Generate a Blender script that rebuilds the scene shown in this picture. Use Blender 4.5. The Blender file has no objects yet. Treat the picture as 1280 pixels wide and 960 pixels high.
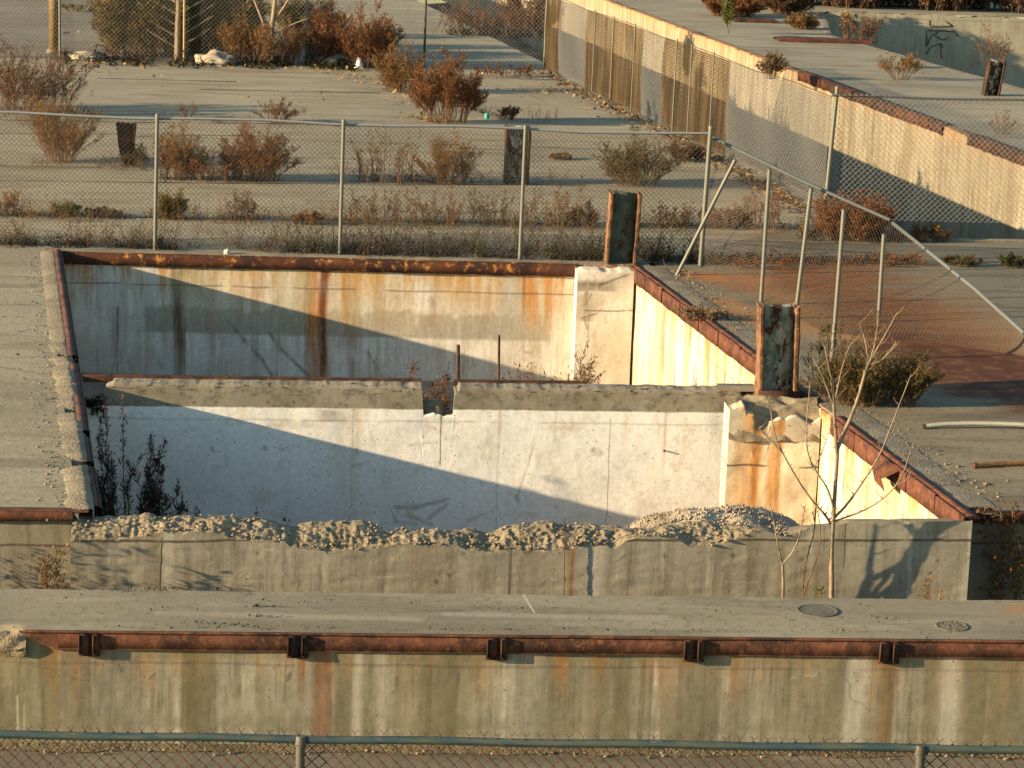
import bpy, math, random
import numpy as np
from mathutils import Vector, noise as mn
R_ = math.radians
sc = bpy.context.scene
COL = sc.collection

# ------------------------------------------------------------------ camera, sky, sun, exposure
FPX, CAMH, ROLL = 3300.0, 7.4, 0.035
PITCH = math.atan(730*math.cos(ROLL)/FPX)
_f = np.array([0, math.cos(PITCH), -math.sin(PITCH)])
_u0 = np.array([0, math.sin(PITCH), math.cos(PITCH)]); _r0 = np.array([1.0, 0, 0])
_r = math.cos(ROLL)*_r0 + math.sin(ROLL)*_u0
_u = math.cos(ROLL)*_u0 - math.sin(ROLL)*_r0
EYE = np.array([0, 0, CAMH])
cam = bpy.data.cameras.new('camera'); camo = bpy.data.objects.new('camera', cam); COL.objects.link(camo)
cam.sensor_fit = 'HORIZONTAL'; cam.sensor_width = 36; cam.lens = FPX/1280*36
cam.clip_start = 0.5; cam.clip_end = 3000
from mathutils import Matrix
camo.matrix_world = Matrix(((_r[0], _u[0], -_f[0], 0), (_r[1], _u[1], -_f[1], 0), (_r[2], _u[2], -_f[2], CAMH), (0, 0, 0, 1)))
sc.camera = camo

SUN_ELEV, SUN_AZ = R_(13.5), R_(19.0)      # AZ: angle of the light's travel from +X towards +Y
w = bpy.data.worlds.new('World'); sc.world = w; w.use_nodes = True
nt = w.node_tree
sky = nt.nodes.new('ShaderNodeTexSky'); sky.sky_type = 'NISHITA'; sky.sun_disc = False
sky.sun_elevation = SUN_ELEV; sky.air_density = 1.0; sky.dust_density = 0.3; sky.ozone_density = 1.4
# the sun stands towards (-cos AZ, -sin AZ)
sky.sun_rotation = math.atan2(-math.cos(SUN_AZ), -math.sin(SUN_AZ))
tint = nt.nodes.new('ShaderNodeMix'); tint.data_type = 'RGBA'; tint.blend_type = 'MULTIPLY'; tint.inputs[0].default_value = 1.0
tint.inputs[7].default_value = (.97, 1.03, .93, 1); nt.links.new(sky.outputs[0], tint.inputs[6]); nt.links.new(tint.outputs[2], nt.nodes['Background'].inputs[0]); nt.nodes['Background'].inputs[1].default_value = 0.092
sl = bpy.data.lights.new('sun', 'SUN'); sl.energy = 5.0; sl.angle = R_(0.5); sl.color = (1.0, 0.76, 0.46)
so = bpy.data.objects.new('sun', sl); COL.objects.link(so)
tdir = Vector((math.cos(SUN_AZ)*math.cos(SUN_ELEV), math.sin(SUN_AZ)*math.cos(SUN_ELEV), -math.sin(SUN_ELEV)))
so.rotation_euler = tdir.to_track_quat('-Z', 'Y').to_euler(); so.location = (-30, -10, 30)
vs = sc.view_settings; vs.view_transform = 'Standard'; vs.look = 'None'; vs.exposure = 1.40; vs.gamma = 1.0; vs.use_curve_mapping = False

sc.cycles.max_bounces = 4; sc.cycles.diffuse_bounces = 2; sc.cycles.glossy_bounces = 1; sc.cycles.transmission_bounces = 2
sc.cycles.caustics_reflective = False; sc.cycles.caustics_refractive = False; sc.cycles.use_adaptive_sampling = True; sc.cycles.adaptive_threshold = .02
# ------------------------------------------------------------------ measuring: lines of sight met with real planes
def ray(x, y): return _f*FPX + _r*(x-640) + _u*(480-y)
def G(x, y, z=0.0):
    d = ray(x, y); return EYE + d*((z-CAMH)/d[2])
def VP(x, y, A, B):
    n = np.array([-(B-A)[1], (B-A)[0], 0]); d = ray(x, y); return EYE + d*((n@(A-EYE))/(n@d))
def DP(x, y, depth):
    d = ray(x, y); return EYE + d*(depth/d[1])
def ppm(p): return FPX/float((np.array(p)-EYE)@_f)     # picture units per metre at p
def xy(p, z=0.0): return np.array([p[0], p[1], z])
UP = np.array([0, 0, 1.0])
DD = np.array([-math.sin(R_(11.5)), math.cos(R_(11.5)), 0]); CC = np.array([math.cos(R_(4.6)), math.sin(R_(4.6)), 0])
CN = np.array([math.cos(R_(11.5)), math.sin(R_(11.5)), 0])   # square to DD
DN = np.array([-math.sin(R_(4.6)), math.cos(R_(4.6)), 0])    # square to CC
def nz(x, y, z=0.0): return mn.noise(Vector((x, y, z)))
def fbm(x, y, z=0.0, o=4):
    s = 0; a = 1.0
    for i in range(o): s += a*mn.noise(Vector((x, y, z))); x *= 2.1; y *= 2.1; z *= 2.1; a *= .5
    return s

# ------------------------------------------------------------------ objects
def prop(o, label=None, cat=None, group=None, kind=None):
    if label: o['label'] = label
    if cat: o['category'] = cat
    if group: o['group'] = group
    if kind: o['kind'] = kind
    return o
def empty(name, loc, label, cat, group=None):
    o = bpy.data.objects.new(name, None); COL.objects.link(o); o.location = Vector([float(a) for a in loc]); o.empty_display_size = .2
    return prop(o, label, cat, group)
class MB:
    def __init__(s): s.v = []; s.f = []; s.uv = []; s.n = 0; s.hasuv = False; s.c = []; s.hascol = False
    def add(s, v, f, uv=None, col=None):
        v = np.asarray(v, float).reshape(-1, 3); f = np.asarray(f, int)
        s.v.append(v); s.f.append(f + s.n); s.n += len(v)
        if uv is not None: s.hasuv = True; s.uv.append(np.asarray(uv, float))
        else: s.uv.append(np.zeros((len(v), 2)))
        if col is not None: s.hascol = True
        s.c.append(np.zeros((len(v), 4)) if col is None else np.asarray(col, float).reshape(-1, 4))
    def quad(s, a, b, c, d, uv=None): s.add([a, b, c, d], [[0, 1, 2, 3]], uv)
    def box(s, o, x, y, z, uv=False):
        # box with a corner at o and edge vectors x, y, z
        o, x, y, z = [np.asarray(a, float) for a in (o, x, y, z)]
        v = [o, o+x, o+x+y, o+y, o+z, o+x+z, o+x+y+z, o+y+z]
        f = [[0, 3, 2, 1], [4, 5, 6, 7], [0, 1, 5, 4], [1, 2, 6, 5], [2, 3, 7, 6], [3, 0, 4, 7]]
        if np.dot(np.cross(x, y), z) < 0: f = [q[::-1] for q in f]
        s.add(v, f)
    def cbox(s, c, x, y, z):
        c, x, y, z = [np.asarray(a, float) for a in (c, x, y, z)]; s.box(c-x/2-y/2, x, y, z)
    def grid(s, P, UV=None, flip=False, col=None):
        P = np.asarray(P, float); m, n = P.shape[:2]
        idx = np.arange(m*n).reshape(m, n)
        q = np.stack([idx[:-1, :-1], idx[:-1, 1:], idx[1:, 1:], idx[1:, :-1]], -1).reshape(-1, 4)
        if flip: q = q[:, ::-1]
        s.add(P.reshape(-1, 3), q, None if UV is None else np.asarray(UV).reshape(-1, 2), col)
    def segs(s, A, B, ra, rb=None, sides=3):
        A = np.asarray(A, float).reshape(-1, 3); B = np.asarray(B, float).reshape(-1, 3)
        if not len(A): return
        rb = ra if rb is None else rb
        ra = np.broadcast_to(ra, (len(A),))[:, None]; rb = np.broadcast_to(rb, (len(A),))[:, None]
        d = B-A; L = np.linalg.norm(d, axis=1, keepdims=True); d = d/np.maximum(L, 1e-9)
        ref = np.where(np.abs(d[:, 2:3]) > .9, np.array([[1., 0, 0]]), np.array([[0, 0, 1.]]))
        x = np.cross(d, ref); x /= np.linalg.norm(x, axis=1, keepdims=True); y = np.cross(d, x)
        vs_ = []
        for k in range(sides):
            a = 2*math.pi*k/sides; o = x*math.cos(a)+y*math.sin(a)
            vs_ += [A+o*ra, B+o*rb]
        V = np.stack(vs_, 1)                      # n, 2*sides, 3
        base = (np.arange(len(A))*2*sides)[:, None]
        fs = [base+np.array([[2*k, 2*((k+1) % sides), 2*((k+1) % sides)+1, 2*k+1]]) for k in range(sides)]
        s.add(V.reshape(-1, 3), np.concatenate(fs, 0))
    def tube(s, pts, r, sides=10, cap=True):
        pts = np.asarray(pts, float); n = len(pts); r = np.broadcast_to(r, (n,))
        rows = []
        ref = None
        for i in range(n):
            d = pts[min(i+1, n-1)]-pts[max(i-1, 0)]; d /= np.linalg.norm(d)
            if ref is None: ref = np.array([0, 0, 1.]) if abs(d[2]) < .9 else np.array([1., 0, 0])
            x = np.cross(d, ref); x /= np.linalg.norm(x); y = np.cross(d, x)
            rows.append([pts[i]+r[i]*(x*math.cos(2*math.pi*k/sides)+y*math.sin(2*math.pi*k/sides)) for k in range(sides+1)])
        s.grid(rows)
        if cap:
            for j in (0, n-1):
                s.add(list(rows[j][:sides])+[pts[j]], [[k, (k+1) % sides, sides] for k in range(sides)])
    def build(s, name, mat, parent=None, smooth=False, pivot=True):
        V = np.concatenate(s.v) if s.v else np.zeros((0, 3))
        org = np.zeros(3); q = parent
        while q is not None: org = org+np.array(q.location); q = q.parent
        own = np.array([V[:, 0].mean(), V[:, 1].mean(), V[:, 2].min()])-org if pivot else np.zeros(3)
        org = org+own
        me = bpy.data.meshes.new(name)
        F = []
        q4 = [f for f in s.f if f.shape[1] == 4]; q3 = [f for f in s.f if f.shape[1] == 3]; qn = [f for f in s.f if f.shape[1] > 4]
        F4 = np.concatenate(q4) if q4 else np.zeros((0, 4), int); F3 = np.concatenate(q3) if q3 else np.zeros((0, 3), int)
        nl = F4.size+F3.size+sum(f.size for f in qn); npoly = len(F4)+len(F3)+sum(len(f) for f in qn)
        loops = np.concatenate([F4.ravel(), F3.ravel()]+[f.ravel() for f in qn]).astype(np.int32)
        tot = np.concatenate([np.full(len(F4), 4), np.full(len(F3), 3)]+[np.full(len(f), f.shape[1]) for f in qn]).astype(np.int32)
        st = np.concatenate([[0], np.cumsum(tot)[:-1]]).astype(np.int32)
        Vl = V-org
        me.vertices.add(len(Vl)); me.vertices.foreach_set('co', Vl.astype(np.float32).ravel())
        me.loops.add(nl); me.loops.foreach_set('vertex_index', loops)
        me.polygons.add(npoly); me.polygons.foreach_set('loop_start', st); me.polygons.foreach_set('loop_total', tot)
        if s.hasuv:
            UV = np.concatenate(s.uv); ul = me.uv_layers.new(name='UVMap')
            ul.data.foreach_set('uv', UV[loops].astype(np.float32).ravel())
        if s.hascol:
            al = me.attributes.new('stain', 'FLOAT_COLOR', 'POINT'); al.data.foreach_set('color', np.concatenate(s.c).astype(np.float32).ravel())
        me.update(calc_edges=True); me.validate()
        if smooth: me.polygons.foreach_set('use_smooth', np.ones(npoly, bool))
        me.materials.append(mat)
        o = bpy.data.objects.new(name, me); COL.objects.link(o)
        o.location = Vector([float(a) for a in own])
        if parent is not None: o.parent = parent
        return o

# ------------------------------------------------------------------ materials: a small node language
class S:
    def __init__(s, t, k): s.t = t; s.k = k
    def _m(s, op, b=None, rev=False):
        n = s.t.nt.nodes.new('ShaderNodeMath'); n.operation = op
        a_, b_ = (b, s) if rev else (s, b)
        for i, q in enumerate((a_, b_)):
            if q is None: continue
            if isinstance(q, S): s.t.nt.links.new(q.k, n.inputs[i])
            else: n.inputs[i].default_value = q
        return S(s.t, n.outputs[0])
    def __add__(s, b): return s._m('ADD', b)
    __radd__ = __add__
    def __mul__(s, b): return s._m('MULTIPLY', b)
    __rmul__ = __mul__
    def __sub__(s, b): return s._m('SUBTRACT', b)
    def __rsub__(s, b): return s._m('SUBTRACT', b, True)
    def __truediv__(s, b): return s._m('DIVIDE', b)
    def abs(s): return s._m('ABSOLUTE')
    def max(s, b): return s._m('MAXIMUM', b)
    def min(s, b): return s._m('MINIMUM', b)
    def pow(s, b): return s._m('POWER', b)
    def map(s, a, b, lo=0.0, hi=1.0, smooth=True):
        n = s.t.nt.nodes.new('ShaderNodeMapRange'); n.interpolation_type = 'SMOOTHSTEP' if smooth else 'LINEAR'
        s.t.nt.links.new(s.k, n.inputs[0])
        for i, q in enumerate((a, b, lo, hi)): n.inputs[i+1].default_value = q
        return S(s.t, n.outputs[0])
class T:
    dim = '3D'
    def __init__(s, name):
        s.m = bpy.data.materials.new(name); s.m.use_nodes = True; s.nt = s.m.node_tree; s.b = s.nt.nodes['Principled BSDF']
        s.b.inputs['Specular IOR Level'].default_value = .25
    def L(s, a, inp):
        if isinstance(a, S): s.nt.links.new(a.k, inp)
        elif isinstance(a, (tuple, list)): inp.default_value = (*a, 1.0) if len(a) == 3 and len(inp.default_value) == 4 else a
        else: inp.default_value = a
    def pos(s):
        g = s.nt.nodes.new('ShaderNodeNewGeometry'); x = s.nt.nodes.new('ShaderNodeSeparateXYZ'); s.nt.links.new(g.outputs['Position'], x.inputs[0])
        return [S(s, x.outputs[i]) for i in range(3)]
    def island(s):
        g = s.nt.nodes.new('ShaderNodeNewGeometry'); return S(s, g.outputs['Random Per Island'])
    def uv(s):
        g = s.nt.nodes.new('ShaderNodeUVMap'); g.uv_map = 'UVMap'; x = s.nt.nodes.new('ShaderNodeSeparateXYZ'); s.nt.links.new(g.outputs[0], x.inputs[0])
        return S(s, x.outputs[0]), S(s, x.outputs[1])
    def vec(s, x, y, z=0.0):
        n = s.nt.nodes.new('ShaderNodeCombineXYZ')
        for i, q in enumerate((x, y, z)): s.L(q, n.inputs[i])
        return S(s, n.outputs[0])
    def noise(s, v, scale=1.0, det=4.0, rough=.55, dist=0.0):
        n = s.nt.nodes.new('ShaderNodeTexNoise'); n.noise_dimensions = s.dim; s.L(v, n.inputs['Vector']); n.inputs['Scale'].default_value = scale
        n.inputs['Detail'].default_value = det; n.inputs['Roughness'].default_value = rough; n.inputs['Distortion'].default_value = dist
        return S(s, n.outputs['Fac'])
    def voro(s, v, scale=1.0, feat='F1', rnd=1.0):
        n = s.nt.nodes.new('ShaderNodeTexVoronoi'); n.feature = feat; n.voronoi_dimensions = s.dim; s.L(v, n.inputs['Vector']); n.inputs['Scale'].default_value = scale
        n.inputs['Randomness'].default_value = rnd
        return S(s, n.outputs['Distance'])
    def mix(s, f, a, b):
        n = s.nt.nodes.new('ShaderNodeMix'); n.data_type = 'RGBA'; s.L(f, n.inputs[0]); s.L(a, n.inputs[6]); s.L(b, n.inputs[7])
        return S(s, n.outputs[2])
    def mulc(s, a, k):      # colour times a grey value
        n = s.nt.nodes.new('ShaderNodeVectorMath'); n.operation = 'SCALE'; s.L(a, n.inputs[0]); s.L(k, n.inputs['Scale']); return S(s, n.outputs[0])
    def done(s, col, rough=.9, bump=None, bs=.5, bd=.01, metal=None, transl=0.0):
        s.L(col, s.b.inputs['Base Color']); s.L(rough, s.b.inputs['Roughness'])
        if metal is not None: s.L(metal, s.b.inputs['Metallic'])
        if bump is not None:
            n = s.nt.nodes.new('ShaderNodeBump'); n.inputs['Strength'].default_value = bs; n.inputs['Distance'].default_value = bd
            s.L(bump, n.inputs['Height']); s.nt.links.new(n.outputs[0], s.b.inputs['Normal'])
        if transl:
            tr = s.nt.nodes.new('ShaderNodeBsdfTranslucent'); s.L(col, tr.inputs['Color']); mx = s.nt.nodes.new('ShaderNodeMixShader'); mx.inputs[0].default_value = transl
            s.nt.links.new(s.b.outputs[0], mx.inputs[1]); s.nt.links.new(tr.outputs[0], mx.inputs[2])
            s.nt.links.new(mx.outputs[0], s.nt.nodes['Material Output'].inputs['Surface'])
        return s.m

RUST = (.125, .044, .019); RUSTD = (.040, .018, .012); RUSTO = (.26, .095, .026)

def crackmask(t, v, scale, width, seed=0.0):
    wob = t.noise(v, scale*2.2, 3, .6)
    n = t.nt.nodes.new('ShaderNodeVectorMath'); n.operation = 'ADD'; t.L(v, n.inputs[0])
    c = t.vec((wob-.5)*.22/scale+seed, (wob-.5)*-.25/scale, 0.0); t.nt.links.new(c.k, n.inputs[1])
    e = t.voro(S(t, n.outputs[0]), scale, 'DISTANCE_TO_EDGE')
    keep = t.noise(v, scale*.7, 2, .5).map(.48, .56)
    return e.map(0, width, 1, 0)*keep

def p_zero(t):
    n = t.nt.nodes.new('ShaderNodeValue'); n.outputs[0].default_value = 0.0; return S(t, n.outputs[0])
def ground_mat(name, base, dark, joints=(), stains=(), grit=1.0, crk=.35, bump_=.45):
    t = T(name); t.dim = '2D'; x, y, z = t.pos(); p = t.vec(x, y, z)
    s = x*float(CC[0])+y*float(CC[1]); d = x*float(DN[0])+y*float(DN[1])
    st = t.vec(s*.35, d*1.6, z)
    big = t.noise(p, .22, 4, .6); mid = t.noise(st, .9, 5, .65); fine = t.noise(p, 9, 4, .7); sp = t.noise(p, 45, 2, .6)
    c = t.mix(big.map(.35, .68), base, tuple(.78*a for a in base))
    c = t.mix(mid.map(.46, .70)*.8, c, dark); c = t.mix(t.noise(t.vec(s*.16, d*1.1, z), 1.0, 4, .6).map(.56, .72)*.6, c, tuple(.72*a for a in dark))
    lt = t.noise(st, 2.3, 3, .6).map(.58, .75); c = t.mix(lt*.4, c, tuple(1.25*a for a in base))
    c = t.mix(fine.map(.5, .75)*.35*grit, c, tuple(.5*a for a in dark))
    pit = t.voro(p, 9).map(.02, .09, 1, 0)*t.noise(p, 1.3, 2).map(.5, .62); c = t.mix(pit*.5*grit, c, tuple(.35*a for a in dark))
    c = t.mulc(c, sp.map(.2, .8, .85, 1.13, False))
    ck = crackmask(t, p, crk, .012) if crk else p_zero(t)
    wob = (t.noise(p, .8, 2, .6)-.5) if joints else None
    jm = None
    for (d0, s0, s1, wd) in joints:
        j = (d+wob*.16-d0).abs().map(wd*.4, wd, 1, 0)*s.map(s0, s0+.1)*s.map(s1-.1, s1, 1, 0)
        jm = j if jm is None else jm.max(j)
    if jm is not None: ck = ck.max(jm)
    c = t.mix(ck*.6, c, (.09, .075, .055))
    if stains: sn1 = t.noise(st, 1.1, 5, .65); sn2 = t.noise(p, 3, 4, .7).map(.25, .6, .45, 1)
    for (A, B, wd, colr, amt) in stains:    # stain round the stretch A-B
        A = np.array(A[:2]); B = np.array(B[:2]); L = B-A; l2 = float(L@L)
        k = (((x-float(A[0]))*float(L[0])+(y-float(A[1]))*float(L[1]))/l2).max(0.0).min(1.0)
        dx = x-float(A[0])-k*float(L[0]); dy = y-float(A[1])-k*float(L[1])
        dist = (dx*dx+dy*dy).pow(.5)+(sn1-.5)*(wd*1.5)
        c = t.mix(dist.map(wd*.25, wd, 1, 0)*sn2*amt, c, colr)
    h = fine*.8+sp*.25
    return t.done(c, .93, h, bump_, .02)

STAINS = {}
def stain_cols(name, SS, HH):
    # stains of one wall as a colour and a cover for every point of its face
    streaks, bands, seed, wob, marks = STAINS[name]
    SS = np.asarray(SS, float); HH = np.asarray(HH, float); C = np.zeros(SS.shape+(3,)); A = np.zeros(SS.shape)
    def over(col, a):
        nonlocal C, A
        a = np.clip(a, 0, 1); na = a+A*(1-a); C = (np.array(col)*a[..., None]+C*(A*(1-a))[..., None])/np.maximum(na, 1e-6)[..., None]; A = na
    sm = lambda x, a, b: (lambda k: k*k*(3-2*k))(np.clip((x-a)/(b-a), 0, 1))
    N1 = np.vectorize(lambda a, b: fbm(a*1.9+seed, b*.7, 3.3, 4))(SS, HH); N2 = np.vectorize(lambda a, b: fbm(a*6+seed, b*.5, 9.1, 3))(SS, HH)
    for (h0, h1, s0, s1, col, amt) in bands:
        hh = HH+N2*.10*wob; ss = SS+N1*.15
        over(col, amt*sm(hh, h0-.05, h0+.05)*(1-sm(HH+N2*.006, h1-.015, h1+.015))*sm(ss, s0-.12, s0+.12)*(1-sm(ss, s1-.12, s1+.12)))
    for (s0, wd, ln, col, amt) in streaks:
        e = np.abs(SS+N1*wd*.30+N2*wd*.12-s0); over(col, amt*(1-sm(e, wd*.25, wd*.85))*(1-sm(HH+N2*.15, ln*.45, ln))*np.clip(.85+N2*.5, .3, 1))
    for (s0, h0, s1, h1, wd, col, amt) in marks:
        l2 = (s1-s0)**2+(h1-h0)**2+1e-9; k = np.clip(((SS-s0)*(s1-s0)+(HH-h0)*(h1-h0))/l2, 0, 1)
        dist = np.hypot(SS-s0-k*(s1-s0), HH-h0-k*(h1-h0))+N2*wd*.8+N1*.02
        over(col, amt*(1-sm(dist, wd*.4, wd*1.1))*np.clip(.8+N2*.9, .1, 1))
    return np.concatenate([C, A[..., None]], -1)
def wall_mat(name, base, alt, drip, dripamt=.5, streaks=(), bands=(), hjoint=(), vjoint=(), topband=None, rusttop=0.0, spots=0.0, seed=0.0, crk=None, whites=0.0, wob=1.0, peel=None, marks=()):
    t = T(name); t.dim = '2D'; s, h = t.uv(); p = t.vec(s+seed, h, 0.0)
    big = t.noise(p, .7, 4, .6); fine = t.noise(p, 14, 3, .7); sp = t.noise(p, 60, 2, .6)
    c = t.mix(big.map(.35, .68), base, alt)
    c = t.mix(t.noise(p, 3.1, 4, .65).map(.52, .72)*.4, c, tuple(.8*a for a in alt))
    if peel is not None:
        c = t.mix(t.noise(p, 1.7, 6, .72).map(.60, .66)*peel[1], c, peel[0])
    dv = t.vec(s*1.0+seed*2, h*.06, 3.1)
    d1 = t.noise(dv, 4.5, 5, .7).map(.44, .66); d2 = t.noise(dv, 17, 3, .6).map(.5, .72)
    brk = t.noise(p, 2.4, 4, .6).map(.25, .65, .35, 1.0)
    c = t.mix((d1*.7+d2*.45)*dripamt*brk, c, drip)
    if dripamt > .85:
        lo = t.noise(dv, 1.5, 3, .65).map(.46, .62); c = t.mix(lo*.75, c, tuple(.4*a+.6*b for a, b in zip(alt, drip))); c = t.mix(t.noise(t.vec(s+seed*5, h*.03, 0.0), 8.0, 3, .6).map(.58, .68)*brk*.6, c, drip)
    if whites:
        dw = t.noise(t.vec(s+seed*3+9, h*.05, 1.0), 3.6, 4, .6).map(.60, .74); c = t.mix(dw*whites*brk, c, tuple(min(.8, 1.55*a) for a in base))
    w1 = (t.noise(t.vec(s*1.0, h*.35, 7.0), 5.0, 4, .65)-.5)
    STAINS[name] = (streaks, bands, seed, wob, marks)
    if rusttop:
        rv = t.noise(t.vec(s+seed, h*.12, 0.0), 7.5, 4, .75); ln = t.noise(t.vec(s+seed, 0.0, 5.0), 3.0, 3, .6).map(.35, .75, .12, 1.3, False)
        fall = (h/ln).map(0.0, 1.0, 1, 0)
        c = t.mix(rv.map(.38, .58)*fall*rusttop, c, (.46, .19, .035))
        c = t.mix(h.map(0, .10, 1, 0)*t.noise(p, 6, 4).map(.35, .6)*rusttop, c, (.22, .075, .025))
    if streaks or bands or marks:
        at = t.nt.nodes.new('ShaderNodeAttribute'); at.attribute_name = 'stain'
        c = t.mix(S(t, at.outputs['Alpha'])*t.noise(t.vec(s+seed, h*.15, 2.0), 11.0, 4, .7).map(.25, .62, .72, 1), c, S(t, at.outputs['Color']))
    ck = None
    jn = (t.noise(p, 1.3, 5, .6)-.5)*.05; jk = t.noise(p, 1.4, 3).map(.3, .5) if hjoint else None
    for (h0, amt) in hjoint:
        j = (h+jn-h0).abs().map(.006, .022, 1, 0)*jk*amt
        ck = j if ck is None else ck.max(j)
    for (s0, h0, h1, amt) in vjoint:
        j = (s+jn-s0).abs().map(.003, .012, 1, 0)*amt*h.map(h0-.02, h0)*h.map(h1, h1+.05, 1, 0)
        ck = j if ck is None else ck.max(j)
    if crk:
        j = crackmask(t, p, crk, .006, seed)*.3
        ck = j if ck is None else ck.max(j)
    if spots:
        v = t.voro(p, 5.5).map(.03, .075, 1, 0)*t.noise(p, 1.9, 3).map(.48, .6)
        v = v.max(t.voro(t.vec(s*1.0+4, h*1.0+2), 14).map(.04, .12, 1, 0)*t.noise(p, 2.7, 4).map(.52, .62))
        c = t.mix(v*spots, c, (.13, .10, .065))
    if topband is not None:
        hb, col, colb = topband
        m = (h+w1*.03).map(hb-.012, hb+.012, 1, 0)
        tb = t.mix(big.map(.4, .6), col, colb); tb = t.mix(t.noise(p, 5, 5, .7).map(.5, .66)*.6, tb, tuple(.4*a for a in col))
        holes = t.voro(t.vec(s*1.0, h*1.0+.12), 3.0, rnd=.35).map(.045, .075, 1, 0); tb = t.mix(holes*.45, tb, (.03, .02, .015))
        tb = t.mix(t.noise(t.vec(s*2.0, h*9.0), 3.0, 4, .7).map(.58, .64)*h.map(.0, .2, .95, .1), tb, (.05, .035, .025))
        c = t.mix(m, c, tb)
    if ck is not None: c = t.mix(ck, c, (.07, .05, .035))
    c = t.mulc(c, sp.map(.2, .8, .92, 1.07, False))
    c = t.mulc(c, fine.map(.3, .75, 1.04, .86, False))
    hh = fine*.6+sp*.2
    pass
    return t.done(c, .9, hh, .28, .012)

def plain_conc(name, base, dark, scale=6.0, bs=.9, bd=.03):
    t = T(name); x, y, z = t.pos(); p = t.vec(x, y, z)
    a = t.noise(p, scale*.3, 5, .65); b = t.noise(p, scale*4, 4, .75); v = t.voro(p, scale*3.5)
    c = t.mix(a.map(.35, .65), base, dark); c = t.mix(b.map(.5, .72)*.5, c, tuple(.45*q for q in dark)); c = t.mix(v.map(.05, .3, 1, 0)*.35, c, tuple(1.2*q for q in base))
    return t.done(c, .95, b+v.map(0, .5)*.8, bs, bd)
def rust_mat(name, base=RUST, dark=RUSTD, hot=RUSTO, hotamt=.6, paint=None, pamt=.5, sc_=1.0):
    t = T(name); x, y, z = t.pos(); p = t.vec(x, y, z)
    a = t.noise(p, 2.6*sc_, 5, .7); b = t.noise(p, 11*sc_, 5, .75); q = t.noise(t.vec(x, y, z*.35), 5*sc_, 5, .7)
    c = t.mix(a.map(.38, .62), base, dark); c = t.mix(b.map(.52, .68)*hotamt, c, hot); c = t.mix(q.map(.55, .7)*.6, c, dark)
    if paint is not None:
        m = t.noise(t.vec(x, y, z*.45), 4.6*sc_, 6, .8).map(.33+pamt*.36, .37+pamt*.36, 1, 0)
        c = t.mix(m, c, paint if not isinstance(paint[0], tuple) else t.mix(t.noise(t.vec(x, y, z*.5), 9.0, 5, .8).map(.36, .62), paint[0], paint[1]))
    return t.done(c, .85, a+b*.6, .7, .012)
def metal_mat(name, col, rough=.45, metal=.75, spot=.3, spotc=(.25, .2, .15)):
    t = T(name); x, y, z = t.pos(); p = t.vec(x, y, z)
    c = t.mix(t.noise(p, 7, 4, .7).map(.45, .7)*spot, col, spotc); c = t.mix(t.noise(p, 60, 2).map(.4, .7)*.25, c, tuple(.7*q for q in col))
    return t.done(c, rough, None, metal=metal)
def leaf_mat(name, a, b, c_, transl=.3):
    t = T(name); r = t.island(); x, y, z = t.pos()
    c = t.mix(r.map(.15, .75), a, b); c = t.mix(r.map(.80, .9), c, c_); c = t.mix(t.noise(t.vec(x, y, z), 3.0, 3).map(.4, .65)*.5, c, tuple(.6*q for q in b))
    return t.done(c, .8, None, transl=transl)
def bark_mat(name, a, b):
    t = T(name); x, y, z = t.pos(); p = t.vec(x, y, z*.4)
    c = t.mix(t.noise(p, 18, 4, .7).map(.4, .65), a, b); return t.done(c, .9)

M_galv = metal_mat('galvanised pipe', (.15, .15, .125), .55, .3, .4, (.16, .13, .08))
M_wire = metal_mat('weathered wire', (.075, .065, .05), .7, .2, .6, (.08, .04, .02))
M_wirebright = metal_mat('galvanised wire', (.34, .33, .29), .5, .4, .3, (.28, .18, .1))
M_wirerust = metal_mat('rusted wire', (.065, .036, .02), .8, .1, .6, (.22, .10, .04))
M_rust = rust_mat('rusted steel'); M_rustdark = rust_mat('dark rusted steel', (.085, .034, .018), (.025, .013, .010), (.20, .075, .03), .4)
M_rusthot = rust_mat('bright rusted angle', (.085, .030, .015), (.032, .014, .010), (.46, .19, .04), 1.0, sc_=.6)
M_rubble = plain_conc('broken concrete', (.27, .218, .145), (.19, .152, .10), 11.0, .4, .02)
M_curb = plain_conc('curb concrete', (.255, .215, .152), (.165, .136, .094), 6.0, .6, .015)
M_stone = plain_conc('gravel stone', (.42, .35, .255), (.26, .21, .15), 9, .4, .01)
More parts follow.
